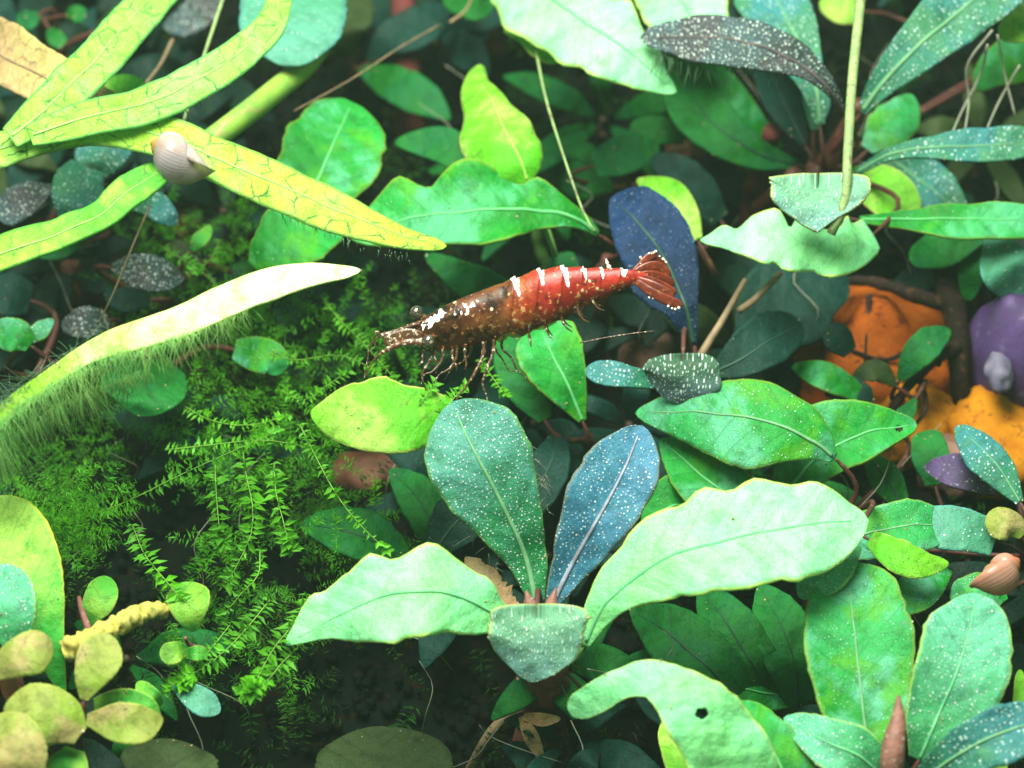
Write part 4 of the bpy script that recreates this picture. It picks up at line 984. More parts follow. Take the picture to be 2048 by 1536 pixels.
seedling('seedling with little teal round leaves near the browning fern lobe', (110, 120, 6), [
    ('dim', [(100, 60, 14), (110, 75, 14.4), (128, 92, 14)], [8, 18, 12], dict(k5)),
    ('dim', [(135, 30, 14), (150, 28, 14.4), (170, 34, 14)], [8, 18, 14], dict(k5)),
    ('dim', [(75, 30, 13), (60, 40, 13.4), (35, 42, 13)], [8, 20, 14], dict(k5)),
    ('olive', [(200, 60, 10), (250, 40, 11), (310, 20, 10)], [14, 34, 14], dict(k5))])

# ================================================================== lower left
LP = plant('broad_leaf_plant', 'plant with a big yellow and green leaf at the moss edge', 'plant', (120, 1430, 12), smat=stem_brown, r=0.8)
leaf(LP, 'yellowgreen', [(125, 1385, 14), (105, 1290, 17), (60, 1170, 19.5), (20, 1080, 20.5), (-20, 1000, 20.5)], [8, 50, 110, 120, 80], [8, 26, 66, 84, 60], face=0.55, root=rt(LP), cup=0.1, cap=0.85, rib=False)
leaf(LP, 'mintspot', [(30, 1300, 19), (25, 1250, 20.5), (15, 1190, 21.5), (0, 1130, 21.5)], [20, 48, 56, 34], face=0.55, root=rt(LP), cap=0.8, rib=False)
CP = plant('carpet_plant', 'carpet plant with small rounded yellow leaves on reddish creeping stems', 'plant', (160, 1560, 6), smat=stem_red, r=0.5)
cp = dict(face=0.45, rib=False, root=rt(CP), pet=False, cap=0.72)
leaf(CP, 'carpet', [(168, 1400, 19), (180, 1360, 20), (198, 1320, 20.6), (222, 1272, 20.6)], [8, 34, 46, 34], **cp)
leaf(CP, 'carpet', [(-10, 1340, 21), (30, 1315, 22), (65, 1300, 22.2), (104, 1290, 21.5)], [20, 36, 44, 34], cup=-0.3, **cp)
leaf(CP, 'carpet', [(160, 1470, 19), (120, 1440, 20), (70, 1425, 20.6), (10, 1420, 20)], [20, 56, 60, 36], cup=-0.2, **cp)
leaf(CP, 'carpet', [(60, 1560, 19), (40, 1510, 20.4), (20, 1470, 20.8), (-20, 1440, 20)], [30, 54, 54, 30], cup=-0.2, **cp)
leaf(CP, 'carpet', [(175, 1440, 18), (230, 1446, 19), (280, 1450, 19), (325, 1440, 18)], [12, 36, 40, 22], **cp)
leaf(CP, 'carpetgreen', [(190, 1410, 16), (240, 1405, 17), (290, 1420, 17), (320, 1440, 16)], [12, 26, 30, 14], **cp)
leaf(CP, 'carpetgreen', [(150, 1500, 17), (140, 1530, 17), (120, 1570, 16)], [20, 40, 26], **cp)
leaf(CP, 'carpetgreen', [(180, 1250, 14), (190, 1220, 15), (204, 1190, 15.4), (216, 1155, 15)], [8, 28, 32, 24], **cp)
leaf(CP, 'carpetgreen', [(388, 1262, 14), (382, 1235, 15), (378, 1205, 15.4), (372, 1165, 15)], [8, 34, 44, 34], **cp)
leaf(CP, 'carpetgreen', [(372, 1300, 14), (356, 1304, 15), (345, 1308, 15.2), (320, 1312, 15)], [10, 20, 22, 16], **cp)
leaf(CP, 'carpetgreen', [(372, 1308, 14), (388, 1308, 15), (400, 1308, 15), (414, 1312, 14.6)], [8, 14, 15, 10], **cp)
leaf(CP, 'carpetgreen', [(320, 1410, 13), (305, 1395, 14), (292, 1385, 14), (276, 1366, 13.5)], [8, 18, 18, 12], **cp)
leaf(CP, 'silver', [(350, 1370, 12), (375, 1385, 13), (405, 1405, 13), (440, 1425, 12.5)], [10, 24, 28, 18], **cp)
leaf(CP, 'olive', [(330, 1590, 9), (335, 1560, 9.5), (340, 1530, 9.6), (345, 1480, 9.5)], [60, 90, 96, 60], **cp)
leaf(CP, 'olive', [(770, 1640, 6), (770, 1590, 7), (768, 1530, 7.4), (765, 1455, 7)], [90, 130, 134, 90], **cp)
strand(CP, 'stem', [(165, 1560, 10), (158, 1480, 15), (162, 1430, 18), (170, 1395, 19)], 0.36, stem_red)
strand(CP, 'stem', [(-30, 1360, 18), (10, 1345, 19.6), (25, 1385, 18), (60, 1450, 15)], 0.75, plain_mat('coral_stem', (0.45, 0.14, 0.06), (0.32, 0.10, 0.05), 300, c3=(0.5, 0.28, 0.12)), n=14, sides=9, taper=0.8)
strand(CP, 'stem', [(178, 1262, 14.4), (165, 1225, 15), (158, 1195, 14.5)], 0.3, sheath_pink)
strand(CP, 'stem', [(415, 1300, 12), (380, 1290, 13), (370, 1275, 14)], 0.22, sheath_pink)
v_, f_ = branch_geo([(128, 1302, 17), (180, 1280, 17.5), (235, 1250, 17), (290, 1225, 16), (330, 1222, 15)], 0.85, seed=41, taper=0.65, rough=0.55, n=60, sides=18)
mesh_obj('runner', v_, f_, plain_mat('yellow_runner', (0.40, 0.33, 0.06), (0.24, 0.22, 0.05), 700, bump=1.0, c3=(0.14, 0.17, 0.03), rough=0.8), CP)
hairs(CP, 'fuzz', [(200, 1275, 16.6), (250, 1250, 16.2), (330, 1225, 15)], 160, 0.9, algae2, 45, r=0.03, spread=1.5)

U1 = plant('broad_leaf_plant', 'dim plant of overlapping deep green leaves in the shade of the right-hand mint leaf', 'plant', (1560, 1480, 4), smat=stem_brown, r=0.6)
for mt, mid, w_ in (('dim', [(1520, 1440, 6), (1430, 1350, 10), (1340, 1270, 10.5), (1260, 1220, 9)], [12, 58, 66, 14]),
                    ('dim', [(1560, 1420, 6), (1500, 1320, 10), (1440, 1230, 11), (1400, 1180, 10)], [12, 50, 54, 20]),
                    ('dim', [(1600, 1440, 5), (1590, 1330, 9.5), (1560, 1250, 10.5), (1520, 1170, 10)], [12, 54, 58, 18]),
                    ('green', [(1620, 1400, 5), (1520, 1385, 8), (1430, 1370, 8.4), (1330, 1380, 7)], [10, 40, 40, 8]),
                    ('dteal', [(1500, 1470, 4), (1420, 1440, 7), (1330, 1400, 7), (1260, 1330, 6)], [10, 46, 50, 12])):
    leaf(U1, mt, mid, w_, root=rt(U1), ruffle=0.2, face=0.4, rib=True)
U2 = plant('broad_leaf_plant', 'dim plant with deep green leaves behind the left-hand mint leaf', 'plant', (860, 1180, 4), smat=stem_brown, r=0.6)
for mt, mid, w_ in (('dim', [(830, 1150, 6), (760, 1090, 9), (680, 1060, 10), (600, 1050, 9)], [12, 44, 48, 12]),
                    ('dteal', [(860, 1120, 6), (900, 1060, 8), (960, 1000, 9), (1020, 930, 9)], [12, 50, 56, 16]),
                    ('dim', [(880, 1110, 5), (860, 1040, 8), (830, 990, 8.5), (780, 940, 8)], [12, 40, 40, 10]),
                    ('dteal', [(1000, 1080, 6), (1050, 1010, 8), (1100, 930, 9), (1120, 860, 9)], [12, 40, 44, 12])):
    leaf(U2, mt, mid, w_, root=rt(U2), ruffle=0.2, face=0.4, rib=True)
U3 = plant('broad_leaf_plant', 'olive leaved plant standing against the orange stone', 'plant', (1830, 790, 5), smat=stem_brown, r=0.4)
for mt, mid, w_ in (('dim', [(1800, 760, 9), (1830, 715, 11), (1860, 685, 11.5), (1900, 662, 11)], [8, 28, 32, 10]),
                    ('olive', [(1790, 770, 9), (1760, 745, 10), (1735, 745, 10), (1705, 760, 9)], [6, 20, 20, 6]),
                    ('dteal', [(1745, 820, 8), (1720, 790, 9), (1690, 780, 9), (1650, 790, 8)], [6, 24, 24, 6]),
                    ('dim', [(1830, 800, 9), (1810, 830, 9), (1770, 850, 9)], [6, 18, 8])):
    leaf(U3, mt, mid, w_, root=rt(U3), ruffle=0.2, face=0.45, rib=False)
U4 = plant('broad_leaf_plant', 'dim plant with two broad dark leaves beyond the red driftwood stick', 'plant', (720, 110, 3), smat=stem_brown, r=0.5)
for mt, mid, w_ in (('olive', [(700, 110, 6), (690, 60, 9), (700, 10, 9), (720, -40, 8)], [10, 46, 50, 14]),
                    ('dteal', [(740, 120, 6), (780, 80, 8), (850, 50, 8.5), (900, 10, 8)], [10, 36, 40, 10]),
                    ('dim', [(720, 140, 5), (790, 170, 7), (850, 200, 7), (900, 240, 6)], [10, 36, 36, 8])):
    leaf(U4, mt, mid, w_, root=rt(U4), ruffle=0.2, face=0.4, rib=False)

# ================================================================== snails
def snail(label, px, py, z, R, axis, shell, footm, roll=0.0):
    c = P(px, py, z)
    t = thing('snail', label, 'snail', (c.x, c.y, c.z - R))
    ax = Vector(axis).normalized()
    e1 = ax.cross(-FWD).normalized()
    e2 = ax.cross(e1)
    V, F = [], []
    nt, npz = 84, 22
    for i in range(nt + 1):
        s = i / nt
        turn = 3.0 * s
        g = 0.42 ** turn
        th = turn * 2 * math.pi + roll
        rad = e1 * math.cos(th) + e2 * math.sin(th)
        h = 1.12 * R * (1 - g)
        for j in range(npz):
            ph = 2 * math.pi * j / npz
            q = c + rad * (0.26 * g * R + 0.70 * g * R * math.cos(ph)) + ax * (h - 0.35 * R + 0.80 * g * R * math.sin(ph))
            V.append(tuple(q))
    for i in range(nt):
        for j in range(npz):
            j2 = (j + 1) % npz
            F.append((i * npz + j, i * npz + j2, (i + 1) * npz + j2, (i + 1) * npz + j))
    F.append(tuple(nt * npz + j for j in range(npz)))
    F.append(tuple(reversed(range(npz))))
    mesh_obj('shell', V, F, shell, t, uv=[(j / npz, i / nt) for i in range(nt + 1) for j in range(npz)])
    v0, f0 = ICO3
    fc = c + ax * (0.1 * R) + Vector((0, 0.5, -0.75)) * R
    mesh_obj('foot', [tuple(fc + Vector((q.x * R * 0.5, q.y * R * 0.42, q.z * R * 0.28))) for q in v0], f0, footm, t)
    return t
def shell_mat(name, c1, c2, tip, glass):
    N = NT(name)
    uv = N.n('UVMap', uv_map='UVMap').outputs[0]
    sp = N.n('SeparateXYZ'); N.l(uv, sp.inputs[0])
    oc = N.n('TexCoord').outputs['Object']
    nz = N.noise(oc, 420, 4, 0.6)
    line = N.math('SINE', N.math('ADD', N.math('MULTIPLY', sp.outputs[1], 760.0), N.math('MULTIPLY', nz, 5.0)))
    col = N.mix(N.ramp(nz, 0.36, 0.64), c1, c2)
    col = N.mix(N.math('MULTIPLY', N.ramp(line, 0.3, 1.0), 0.14), col, tuple(c * 0.5 for c in c2))
    col = N.mix(N.ramp(sp.outputs[1], 0.28, 0.50), col, tip)
    bp = N.n('Bump'); bp.inputs['Strength'].default_value = 0.08; bp.inputs['Distance'].default_value = 0.0001
    N.l(line, bp.inputs['Height'])
    pr = N.n('BsdfPrincipled'); pr.inputs['Roughness'].default_value = 0.28; pr.inputs['Specular IOR Level'].default_value = 0.4
    N.l(col, pr.inputs['Base Color']); N.l(bp.outputs[0], pr.inputs['Normal'])
    tp = N.n('BsdfTransparent'); tp.inputs[0].default_value = (0.92, 0.82, 0.70, 1)
    lw = N.n('LayerWeight'); lw.inputs[0].default_value = 0.4
    mx = N.n('MixShader')
    N.l(N.math('MULTIPLY', N.math('SUBTRACT', 1.0, lw.outputs['Facing']), glass), mx.inputs[0])
    N.l(pr.outputs[0], mx.inputs[1]); N.l(tp.outputs[0], mx.inputs[2]); N.l(mx.outputs[0], N.out.inputs[0])
    return N.m
shell1 = shell_mat('lilac_shell', (0.40, 0.34, 0.36), (0.28, 0.20, 0.16), (0.36, 0.20, 0.05), 0.5)
shell2 = shell_mat('pink_shell', (0.44, 0.22, 0.16), (0.34, 0.14, 0.07), (0.40, 0.12, 0.05), 0.35)
footm = plain_mat('snail_foot', (0.12, 0.09, 0.06), (0.2, 0.14, 0.08), 500)
snail('lilac grey snail with a tan spire sitting on the yellow fern leaf', 352, 306, 32.6, 2.75, (-0.9, 0.28, 0.30), shell1, footm, 1.5)
snail('pinkish round snail beside the pale teal leaf', 2000, 1142, 17.8, 2.2, (0.75, 0.35, 0.25), shell2, footm, 4.3)

# ================================================================== filler plants, added in dark colours so the gaps read as shaded
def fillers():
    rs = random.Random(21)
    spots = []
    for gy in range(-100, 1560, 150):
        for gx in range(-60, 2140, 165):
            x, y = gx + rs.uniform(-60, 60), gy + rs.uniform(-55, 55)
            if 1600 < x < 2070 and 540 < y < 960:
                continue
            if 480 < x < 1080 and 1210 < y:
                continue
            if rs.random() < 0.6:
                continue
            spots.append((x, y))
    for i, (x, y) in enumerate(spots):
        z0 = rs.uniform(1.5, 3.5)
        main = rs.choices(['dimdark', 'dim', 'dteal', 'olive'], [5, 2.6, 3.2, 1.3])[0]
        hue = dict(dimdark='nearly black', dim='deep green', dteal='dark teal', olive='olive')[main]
        p = plant('dark_rosette', 'small %s rosette low on the soil, added with shade put into its colour' % hue, 'plant', (x, y + 60, z0), group='%s rosettes low on the soil' % hue, smat=stem_brown, r=0.35)
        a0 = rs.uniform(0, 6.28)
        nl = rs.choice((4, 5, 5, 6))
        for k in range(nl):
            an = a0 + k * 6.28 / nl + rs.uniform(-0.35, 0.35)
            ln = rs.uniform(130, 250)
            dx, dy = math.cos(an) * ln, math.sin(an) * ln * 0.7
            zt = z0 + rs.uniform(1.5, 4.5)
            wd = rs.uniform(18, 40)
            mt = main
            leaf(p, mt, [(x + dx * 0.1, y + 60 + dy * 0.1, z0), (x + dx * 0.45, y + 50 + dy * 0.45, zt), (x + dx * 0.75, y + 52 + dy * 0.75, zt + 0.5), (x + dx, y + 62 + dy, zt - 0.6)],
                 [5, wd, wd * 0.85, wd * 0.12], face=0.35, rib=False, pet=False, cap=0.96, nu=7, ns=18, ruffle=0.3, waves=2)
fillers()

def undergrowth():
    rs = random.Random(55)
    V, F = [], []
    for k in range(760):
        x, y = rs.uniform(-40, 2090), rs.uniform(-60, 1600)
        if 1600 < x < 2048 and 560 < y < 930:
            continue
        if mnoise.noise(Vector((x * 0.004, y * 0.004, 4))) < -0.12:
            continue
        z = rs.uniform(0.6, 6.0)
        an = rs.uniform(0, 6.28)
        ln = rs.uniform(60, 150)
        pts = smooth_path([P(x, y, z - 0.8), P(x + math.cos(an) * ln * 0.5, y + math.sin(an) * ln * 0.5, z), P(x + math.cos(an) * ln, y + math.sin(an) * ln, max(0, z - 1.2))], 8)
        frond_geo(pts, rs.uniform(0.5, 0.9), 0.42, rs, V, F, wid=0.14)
    o = mesh_obj('undergrowth', V, F, plain_mat('brown_green_undergrowth', (0.012, 0.060, 0.008), (0.020, 0.018, 0.007), 60, transl=0.3, rough=0.7, bump=0.1, spec=0.05), smooth=False)  # dim brown-green chosen to give the gaps a soft green shadow
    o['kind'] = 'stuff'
    o['label'] = 'added tangle of mossy undergrowth over the soil, coloured dim as green shadow'
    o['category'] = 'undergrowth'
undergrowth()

def threads():
    rs = random.Random(91)
    V, F = [], []
    for k in range(70):
        x, y, z = rs.uniform(0, 2048), rs.uniform(0, 1500), rs.uniform(3, 13)
        an = rs.gauss(1.5, 0.5)
        ln = rs.uniform(60, 240)
        pts = [P(x, y, z), P(x + math.cos(an) * ln * 0.3 + rs.uniform(-40, 40), y + math.sin(an) * ln * 0.3, z - rs.uniform(0, 2)), P(x + math.cos(an) * ln * 0.65 + rs.uniform(-45, 45), y + math.sin(an) * ln * 0.65, z - rs.uniform(1, 3)), P(x + math.cos(an) * ln, y + math.sin(an) * ln, max(-0.3, z - rs.uniform(2, 9)))]
        rr = rs.uniform(0.025, 0.06)
        tube_geo(smooth_path(pts, 14), [rr] * 14, 4, V, F)
    o = mesh_obj('root_threads', V, F, thread_mat)
    o['kind'] = 'stuff'
    o['label'] = 'fine pale root threads tangled between the plants'
    o['category'] = 'roots'
threads()

def litter():
    rs = random.Random(5)
    V, F = [], []
    v0, f0 = ICO1
    for c in LITTER:
        rr = rs.uniform(0.03, 0.09)
        s = [rr * rs.uniform(0.6, 1.9) for _ in range(3)]
        b = len(V)
        V.extend([(c.x + q.x * s[0], c.y + q.y * s[1], c.z + q.z * s[2] * 0.6) for q in v0])
        F.extend([tuple(b + i for i in f) for f in f0])
    o = mesh_obj('leaf_litter', V, F, plain_mat('tan_debris', (0.26, 0.20, 0.09), (0.10, 0.08, 0.03), 500, c3=(0.45, 0.42, 0.30)))
    o['kind'] = 'stuff'
    o['label'] = 'tiny tan flecks of debris lying on the leaves'
    o['category'] = 'debris'
litter()

# ================================================================== the shrimp
def shrimp():
    O = P(912, 803, 25.2)                      # a foot of the shrimp on the tip of the teal leaf
    EX = Vector((1, 0, 0))
    UP = Vector((0, 0.50, 0.866)).normalized()
    SD = EX.cross(UP).normalized()             # towards the viewer's side of the animal
    O = O - SD * 1.2
    def Q(px, py, side=0.0):
        return P_plane(px, py, O, SD) + SD * side
    t = thing('shrimp', 'red and orange shrimp with white dashes along its back standing on a leaf tip', 'shrimp', Q(1000, 800))

    # ---- body: one continuous loft, head to tail
    top = [(812, 652), (828, 647), (846, 636), (870, 622), (914, 600), (966, 580), (1030, 557), (1078, 541), (1127, 535), (1165, 536), (1201, 537), (1243, 538), (1268, 541), (1296, 548)]
    bot = [(813, 655), (832, 662), (838, 700), (852, 722), (914, 715), (966, 705), (1014, 692), (1062, 678), (1112, 660), (1156, 634), (1191, 609), (1223, 594), (1262, 579), (1290, 566)]
    bot = [(x, y - (19 if 845 < x < 1170 else 6)) for x, y in bot]
    ns, na = 240, 44
    tt = np.linspace(0, 1, ns)
    # common parameter: index based
    def resample(a):
        a = np.array(a, float)
        k = np.linspace(0, 1, len(a))
        ext = np.vstack([2 * a[0] - a[1], a, 2 * a[-1] - a[-2]])
        out = []
        for u in tt:
            i = min(len(a) - 2, int(u * (len(a) - 1)))
            f = u * (len(a) - 1) - i
            p0, p1, p2, p3 = ext[i], ext[i + 1], ext[i + 2], ext[i + 3]
            out.append(0.5 * (2 * p1 + (p2 - p0) * f + (2 * p0 - 5 * p1 + 4 * p2 - p3) * f * f + (3 * p1 - p0 - 3 * p2 + p3) * f ** 3))
        return np.array(out)
    T, Bm = resample(top), resample(bot)
    segx = [1030, 1080, 1128, 1168, 1204, 1246, 1300]      # rear edges of the abdominal plates (photo x of the back line)
    bands = [(1030, 9, 40), (1080, 8, 36), (1128, 8, 42), (1167, 5, 31), (1203, 5, 27), (1248, 9, 18)]
    V, uvl, band, clear, red, spk = [], [], [], [], [], []
    for i in range(ns):
        a, b = Q(*T[i]), Q(*Bm[i])
        c = (a + b) * 0.5
        hv = (a - b) * 0.5
        h = hv.length
        hu = hv.normalized()
        xt = T[i][0]
        # overlapping plates: each swells a little towards its rear edge
        k = scal = 0.0
        if xt > 1005:
            e0 = max([e for e in [1000] + segx if e <= xt])
            e1 = min([e for e in segx if e > xt] + [1320])
            f = (xt - e0) / (e1 - e0)
            k = 0.12 * f ** 1.4 - 0.03
            scal = 0.13 * math.sin(math.pi * min(1, f * 1.1)) if xt < 1250 else 0
        wd = h * (0.60 if xt > 900 else 0.60 - 0.2 * min(1, (900 - xt) / 80))
        for j in range(na):
            ph = 2 * math.pi * j / na
            cu, su = math.cos(ph), math.sin(ph)
            # flattened flanks, thinner belly
            rr = 1.0 + k
            side = wd * su * (1 - 0.10 * max(0, -cu)) * rr
            q = c + hu * (h * cu * rr * (1 + (scal if cu < 0 else 0))) + SD * side
            q = q + SD * (0.02 * mnoise.noise(Vector((q.x * 2, q.z * 2, 3))))
            V.append(tuple(q))
            d = (1 - cu) * 0.5                      # 0 back, 1 belly
            uvl.append((j / na, i / (ns - 1)))
            depth = d * 2 * h / 0.0366              # px below the back
            m = 0.0
            for (bx, bw, bl) in bands:
                ctr = bx + depth * 0.42
                ww = bw * max(0.0, 1 - depth / bl)
                nz = 3.0 * mnoise.noise(Vector((xt * 0.12, depth * 0.12, 7)))
                m = max(m, min(1, max(0, (ww - abs(xt - ctr) + nz) / 2.2)))
            # saddle of white freckles behind the head
            nz = mnoise.noise(Vector((xt * 0.16, depth * 0.16, 1.7)))
            fx = math.exp(-((xt - 935) / 32) ** 2) * math.exp(-((depth - 18) / 20) ** 2)
            m = max(m, min(1, max(0, (fx + nz * 1.1 - 0.78) * 2.6)))
            # pale freckles on the brow
            fx = math.exp(-((xt - 872) / 26) ** 2) * math.exp(-((depth - 14) / 16) ** 2)
            m = max(m, min(1, max(0, (fx + nz * 0.6 - 0.5) * 4)))
            band.append(m)
            cl = 0.12 + max(0.0, min(1.0, (1010 - xt) / 130)) * (0.30 + 0.45 * d) + max(0, d - 0.55) * 1.5
            cl = max(cl, 0.35 * math.exp(-((xt - 985) / 30) ** 2))
            clear.append(min(0.88, cl * 1.25))
            red.append(max(0.0, min(1.0, (xt - 985) / 130)) * (1 - max(0, d - 0.55) * 1.1))
            spk.append(max(0.15, min(1.0, d * 1.4)))
    F = []
    for i in range(ns - 1):
        for j in range(na):
            j2 = (j + 1) % na
            F.append((i * na + j, i * na + j2, (i + 1) * na + j2, (i + 1) * na + j))
    F.append(tuple(range(na)))
    F.append(tuple((ns - 1) * na + j for j in reversed(range(na))))

    N = NT('shrimp_shell')
    def att(n):
        return N.n('Attribute', attribute_name=n).outputs['Fac']
    oc = N.n('TexCoord').outputs['Object']
    n1 = N.noise(oc, 900, 4, 0.65)
    n2 = N.noise(oc, 330, 3, 0.6)
    n3 = N.noise(oc, 3600, 3, 0.7)
    head = N.mix(N.ramp(n1, 0.38, 0.62), (0.07, 0.022, 0.010), (0.20, 0.07, 0.02))
    rd = N.mix(N.ramp(n1, 0.40, 0.64), (0.22, 0.010, 0.008), (0.40, 0.028, 0.014))
    orange_ = N.mix(N.ramp(n1, 0.40, 0.60), (0.36, 0.085, 0.015), (0.20, 0.03, 0.010))
    rr = N.math('ADD', att('red'), N.math('MULTIPLY', N.math('SUBTRACT', n2, 0.5), 1.1))
    head = N.mix(N.ramp(N.noise(oc, 480, 4, 0.7), 0.50, 0.60), head, (0.018, 0.008, 0.006))
    col = N.mix(N.ramp(rr, 0.05, 0.40), head, orange_)
    col = N.mix(N.ramp(rr, 0.35, 0.80), col, rd)
    vo = N.n('TexVoronoi', feature='F1'); vo.inputs['Scale'].default_value = 1500; N.l(oc, vo.inputs['Vector'])
    cs = N.n('SeparateColor'); N.l(vo.outputs['Color'], cs.inputs[0])
    dk = N.math('MULTIPLY', N.math('SUBTRACT', 1.0, N.ramp(vo.outputs['Distance'], 0.22, 0.34)), N.math('GREATER_THAN', cs.outputs[0], 0.80))
    col = N.mix(N.math('MULTIPLY', dk, 0.7), col, (0.04, 0.008, 0.006))
    vo2 = N.n('TexVoronoi', feature='F1'); vo2.inputs['Scale'].default_value = 1900; N.l(oc, vo2.inputs['Vector'])
    cs2 = N.n('SeparateColor'); N.l(vo2.outputs['Color'], cs2.inputs[0])
    lt = N.math('MULTIPLY', N.math('SUBTRACT', 1.0, N.ramp(vo2.outputs['Distance'], 0.2, 0.36)), N.math('GREATER_THAN', N.math('ADD', cs2.outputs[0], N.math('MULTIPLY', att('spk'), 0.16)), 0.93))
    lt = N.math('MULTIPLY', lt, N.ramp(n2, 0.42, 0.56))
    col = N.mix(lt, col, (0.85, 0.66, 0.40))
    col = N.mix(N.math('MULTIPLY', N.ramp(n3, 0.50, 0.66), 0.75), col, N.mix(0.7, col, (0.03, 0.008, 0.004)))
    col = N.mix(N.math('MULTIPLY', N.ramp(N.math('MULTIPLY_ADD', att('spk'), 0.10, N.noise(oc, 2700, 2, 0.6)), 0.66, 0.74), 0.8), col, (0.62, 0.34, 0.12))
    bm = N.ramp(N.math('ADD', att('band'), N.math('MULTIPLY', N.math('SUBTRACT', n3, 0.5), 1.6)), 0.42, 0.60)
    col = N.mix(bm, col, (0.88, 0.82, 0.76))
    bp = N.n('Bump'); bp.inputs['Strength'].default_value = 0.5; bp.inputs['Distance'].default_value = 0.00012
    N.l(n1, bp.inputs['Height'])
    pr = N.n('BsdfPrincipled'); pr.inputs['Roughness'].default_value = 0.36
    pr.inputs['Specular IOR Level'].default_value = 0.3
    pr.inputs['Subsurface Weight'].default_value = 0.35
    pr.inputs['Subsurface Radius'].default_value = (0.0015, 0.0006, 0.0003)
    pr.inputs['Subsurface Scale'].default_value = 1.0
    N.l(col, pr.inputs['Base Color']); N.l(bp.outputs[0], pr.inputs['Normal'])
    tp = N.n('BsdfTransparent'); tp.inputs[0].default_value = (0.75, 0.55, 0.42, 1)
    mx = N.n('MixShader')
    solid = N.math('MAXIMUM', bm, lt)
    fac = N.math('MULTIPLY', att('clear'), N.math('SUBTRACT', 1.0, solid))
    N.l(fac, mx.inputs[0]); N.l(pr.outputs[0], mx.inputs[1]); N.l(tp.outputs[0], mx.inputs[2])
    N.l(mx.outputs[0], N.out.inputs[0])
    mesh_obj('body', V, F, N.m, t, uv=uvl, attrs=dict(band=band, clear=clear, red=red, spk=spk))

    limb = plain_mat('shrimp_limb', (0.13, 0.05, 0.02), (0.07, 0.035, 0.02), 1500, rough=0.3, bump=0.2, c3=(0.80, 0.68, 0.50), transl=0.25, spec=0.5)
    limbred = plain_mat('shrimp_tail', (0.22, 0.03, 0.012), (0.12, 0.02, 0.010), 1100, rough=0.3, bump=0.3, transl=0.35, c3=(0.32, 0.09, 0.04), spec=0.5)
    white = plain_mat('shrimp_fringe', (0.85, 0.78, 0.66), (0.62, 0.42, 0.25), 1600, rough=0.4, bump=0.3)
    eyem = plain_mat('shrimp_eye', (0.010, 0.008, 0.008), (0.05, 0.035, 0.02), 1100, rough=0.06, bump=0.05, c3=(0.30, 0.24, 0.15), spec=1.0)

    # ---- eyes on stalks
    for (x, y, sd, br) in ((833, 627, -0.2, (862, 646)), (858, 676, 0.95, (868, 668))):
        c = Q(x, y, sd)
        v0, f0 = ICO3
        e = mesh_obj('eye', [tuple(c + q * 0.50) for q in v0], f0, eyem, t)
        tv, tf = tube_geo(smooth_path([c, (c + Q(br[0], br[1], sd * 0.6)) * 0.5, Q(br[0], br[1], sd * 0.5)], 6), [0.26, 0.24, 0.24, 0.26, 0.28, 0.3], 8)
        mesh_obj('eye_stalk', tv, tf, limb, e)

    # ---- beaded antennules / antennal scales
    def beaded(name, pts, r, seg, mat, sd=0.0, tip=0.3, amp=0.28, parent=t):
        q = smooth_path([Q(p[0], p[1], p[2] if len(p) > 2 else sd) for p in pts], seg * 5)
        n = len(q)
        rad = [r * (1 - (1 - tip) * i / (n - 1)) * (1 + amp * math.cos(i / 5 * 2 * math.pi)) for i in range(n)]
        tv, tf = tube_geo(q, rad, 8)
        return mesh_obj(name, tv, tf, mat, parent)
    beaded('antennule', [(852, 654), (820, 660), (790, 668), (758, 674)], 0.36, 6, limb, -0.3, 0.5, 0.14)
    beaded('antennule', [(858, 684), (830, 680), (800, 684), (766, 700)], 0.36, 6, limb, 0.6, 0.45, 0.14)
    beaded('rostrum', [(880, 628), (850, 642), (826, 650), (800, 660)], 0.34, 6, limb, 0.0, 0.25, 0.1)
    for pts, sd in (([(760, 674), (742, 690), (735, 720), (728, 760)], -0.3), ([(766, 700), (748, 716), (738, 735), (730, 752)], 0.6), ([(762, 700), (756, 712), (745, 722)], 0.5), ([(762, 672), (752, 664), (748, 680), (752, 700)], -0.2)):
        beaded('antenna', pts, 0.075, 8, limb, sd, 0.4, 0.1)
    beaded('antenna', [(1160, 684), (1210, 674), (1260, 666), (1310, 660)], 0.05, 8, limb, 0.2, 0.4, 0.1)
    # antennal scale plates
    def blade(name, pts, w, mat, sd=0.0, nrm=None, thick=0.12, rim=None):
        q = smooth_path([Q(p[0], p[1], p[2] if len(p) > 2 else sd) for p in pts], 16)
        V, F = [], []
        for i in range(16):
            k = i / 15
            tg = (q[min(15, i + 1)] - q[max(0, i - 1)]).normalized()
            a = tg.cross(nrm or SD).normalized()
            ww = w * (0.35 + 0.65 * math.sin(math.pi * min(1, 0.12 + k * 0.62))) * (1 if k < 0.86 else math.sqrt(max(0.05, 1 - ((k - 0.86) / 0.14) ** 2)))
            for j in range(7):
                v = -1 + j / 3
                V.append(tuple(q[i] + a * (ww * v) + (nrm or SD) * (0.10 * w * (1 - v * v))))
        for i in range(15):
            for j in range(6):
                F.append((i * 7 + j, i * 7 + j + 1, (i + 1) * 7 + j + 1, (i + 1) * 7 + j))
        o = mesh_obj(name, V, F, mat, t)
        s_ = o.modifiers.new('thickness', 'SOLIDIFY'); s_.thickness = thick * S; s_.offset = 0
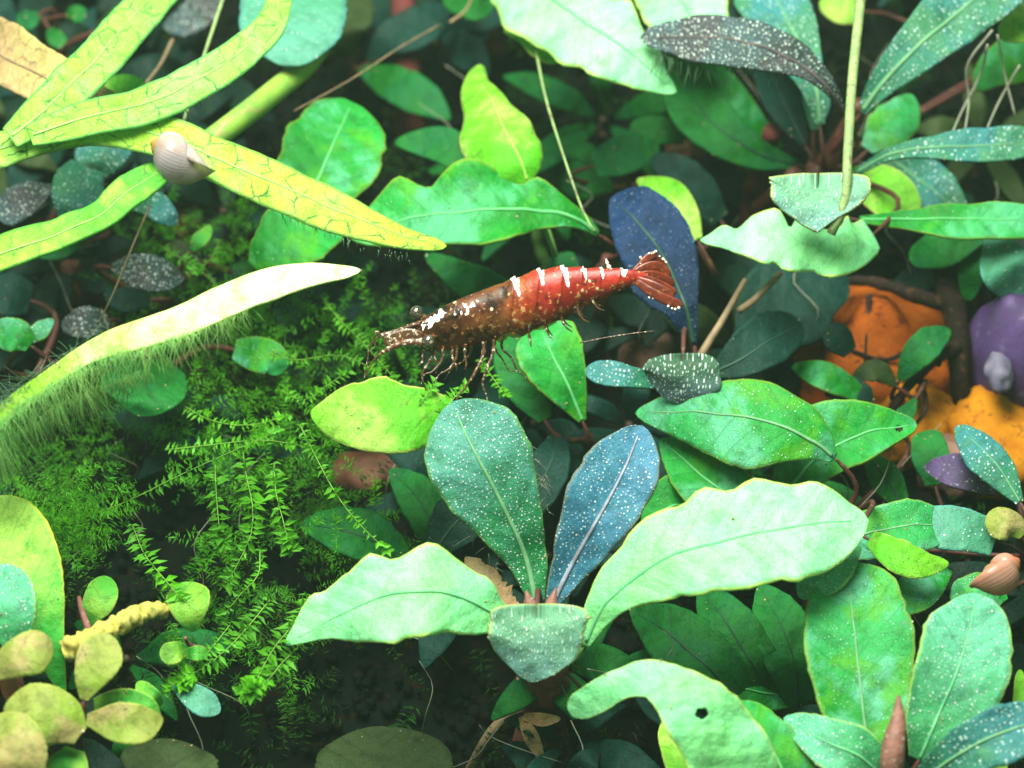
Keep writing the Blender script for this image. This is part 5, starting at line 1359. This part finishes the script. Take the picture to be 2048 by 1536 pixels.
        if rim:
            rs = random.Random(int(pts[0][0]))
            bv, bf = [], []
            for i in range(4, 16):
                for j in (0, 6):
                    if j not in rim:
                        continue
                    c = Vector(V[i * 7 + j])
                    rr_ = rs.uniform(0.05, 0.12)
                    if rs.random() < 0.35:
                        continue
                    c = c + Vector((rs.uniform(-.1, .1), rs.uniform(-.1, .1), rs.uniform(-.1, .1)))
                    b = len(bv)
                    v0, f0 = ICO1
                    bv.extend([tuple(c + p_ * rr_) for p_ in v0])
                    bf.extend([tuple(b + x for x in f) for f in f0])
            mesh_obj('fringe', bv, bf, white, o)
        return o
    blade('antennal_scale', [(850, 672), (820, 668), (790, 676), (768, 682)], 0.55, limb, 0.4)

    # ---- walking legs, near and far
    legs = [
        ([(862, 714, 0.5), (848, 735, 0.8), (846, 755, 0.7), (852, 778, 0.4)], 0.17),
        ([(884, 716, 0.4), (866, 736, 0.9), (850, 742, 1.0), (843, 764, 0.8)], 0.15),
        ([(966, 706, 0.7), (950, 736, 1.3), (934, 762, 1.3), (916, 786, 1.25), (913, 802, 1.2)], 0.20),
        ([(986, 702, 0.7), (972, 734, 1.2), (966, 758, 1.2), (974, 786, 1.1), (977, 806, 1.0)], 0.18),
        ([(940, 710, -0.5), (925, 730, -0.9), (905, 742, -1.0), (888, 768, -1.0)], 0.14),
        ([(1004, 698, -0.3), (1022, 720, -0.7), (1034, 745, -0.8), (1052, 762, -0.8), (1066, 778, -0.8)], 0.14),
        ([(990, 700, -0.4), (1006, 726, -0.8), (1018, 746, -0.8), (1038, 748, -0.8)], 0.13),
        ([(912, 714, 0.5), (898, 732, 0.8), (880, 742, 0.9), (868, 760, 0.8)], 0.14),
    ]
    for pts, r in legs:
        pts = [(pts[0][0] + 2, pts[0][1] - 26, pts[0][2] * 0.6)] + pts
        beaded('walking_leg', pts, r * 0.8, 7, limb, 0, 0.3, 0.14)
    # ---- swimmerets
    for (x, y, dx) in ((1058, 672, 2), (1092, 660, 6), (1124, 645, 9), (1156, 628, 10), (1186, 606, 10)):
        for sd in (0.55, -0.5):
            beaded('swimmeret', [(x - 2, y - 26, sd * 0.5), (x, y - 8, sd), (x + dx, y + 6, sd * 1.2), (x + dx * 2.2, y + 17 - (x - 1058) * 0.05, sd * 1.2)], 0.13, 4, limb, 0, 0.3, 0.15)
    # dangling hairs of the mouth parts
    for (x, y, x2, y2) in ((870, 716, 872, 742), (905, 716, 914, 736), (930, 712, 930, 734), (846, 712, 838, 726)):
        beaded('mouth_part', [(x, y - 26, 0.3), (x, y - 6, 0.5), ((x + x2) / 2 + 3, (y + y2) / 2, 0.7), (x2, y2, 0.7)], 0.14, 4, limb, 0, 0.3)
    # ---- tail fan
    blade('tail_fan', [(1276, 553, 0.1), (1305, 562, 0.1), (1332, 576, 0.1), (1352, 586, 0.1)], 0.34, limbred, 0.1, rim=(6,))
    blade('tail_fan', [(1272, 560, 0.4), (1300, 578, 0.8), (1330, 592, 1.0), (1364, 604, 1.1)], 0.36, limbred, 0.5, rim=(6,))
    blade('tail_fan', [(1272, 558, 0.3), (1298, 568, 0.6), (1325, 580, 0.8), (1346, 590, 0.9)], 0.50, limbred, 0.5)
    blade('tail_fan', [(1268, 546, -0.3), (1286, 534, -0.8), (1304, 526, -1.0), (1318, 530, -1.1), (1334, 548, -1.2)], 0.34, limbred, -0.5, rim=(0,))
    blade('tail_fan', [(1272, 546, -0.3), (1290, 526, -0.6), (1304, 516, -0.8), (1316, 514, -0.9)], 0.28, limbred, -0.5, rim=(0,))
    blade('tail_fan', [(1274, 552, 0.0), (1300, 552, -0.2), (1326, 560, -0.4), (1348, 574, -0.5)], 0.4, limbred, 0.0)
    blade('tail_fan', [(1270, 548, -0.2), (1294, 540, -0.5), (1316, 540, -0.7), (1340, 560, -0.8)], 0.46, limbred, 0.0)
    beaded('tail_spine', [(1222, 541), (1216, 530), (1212, 518)], 0.16, 3, white, 0.0, 0.4)
shrimp()

# ================================================================== tidy
for o in bpy.data.objects:
    for k in ('_o', '_root'):
        if k in o:
            del o[k]
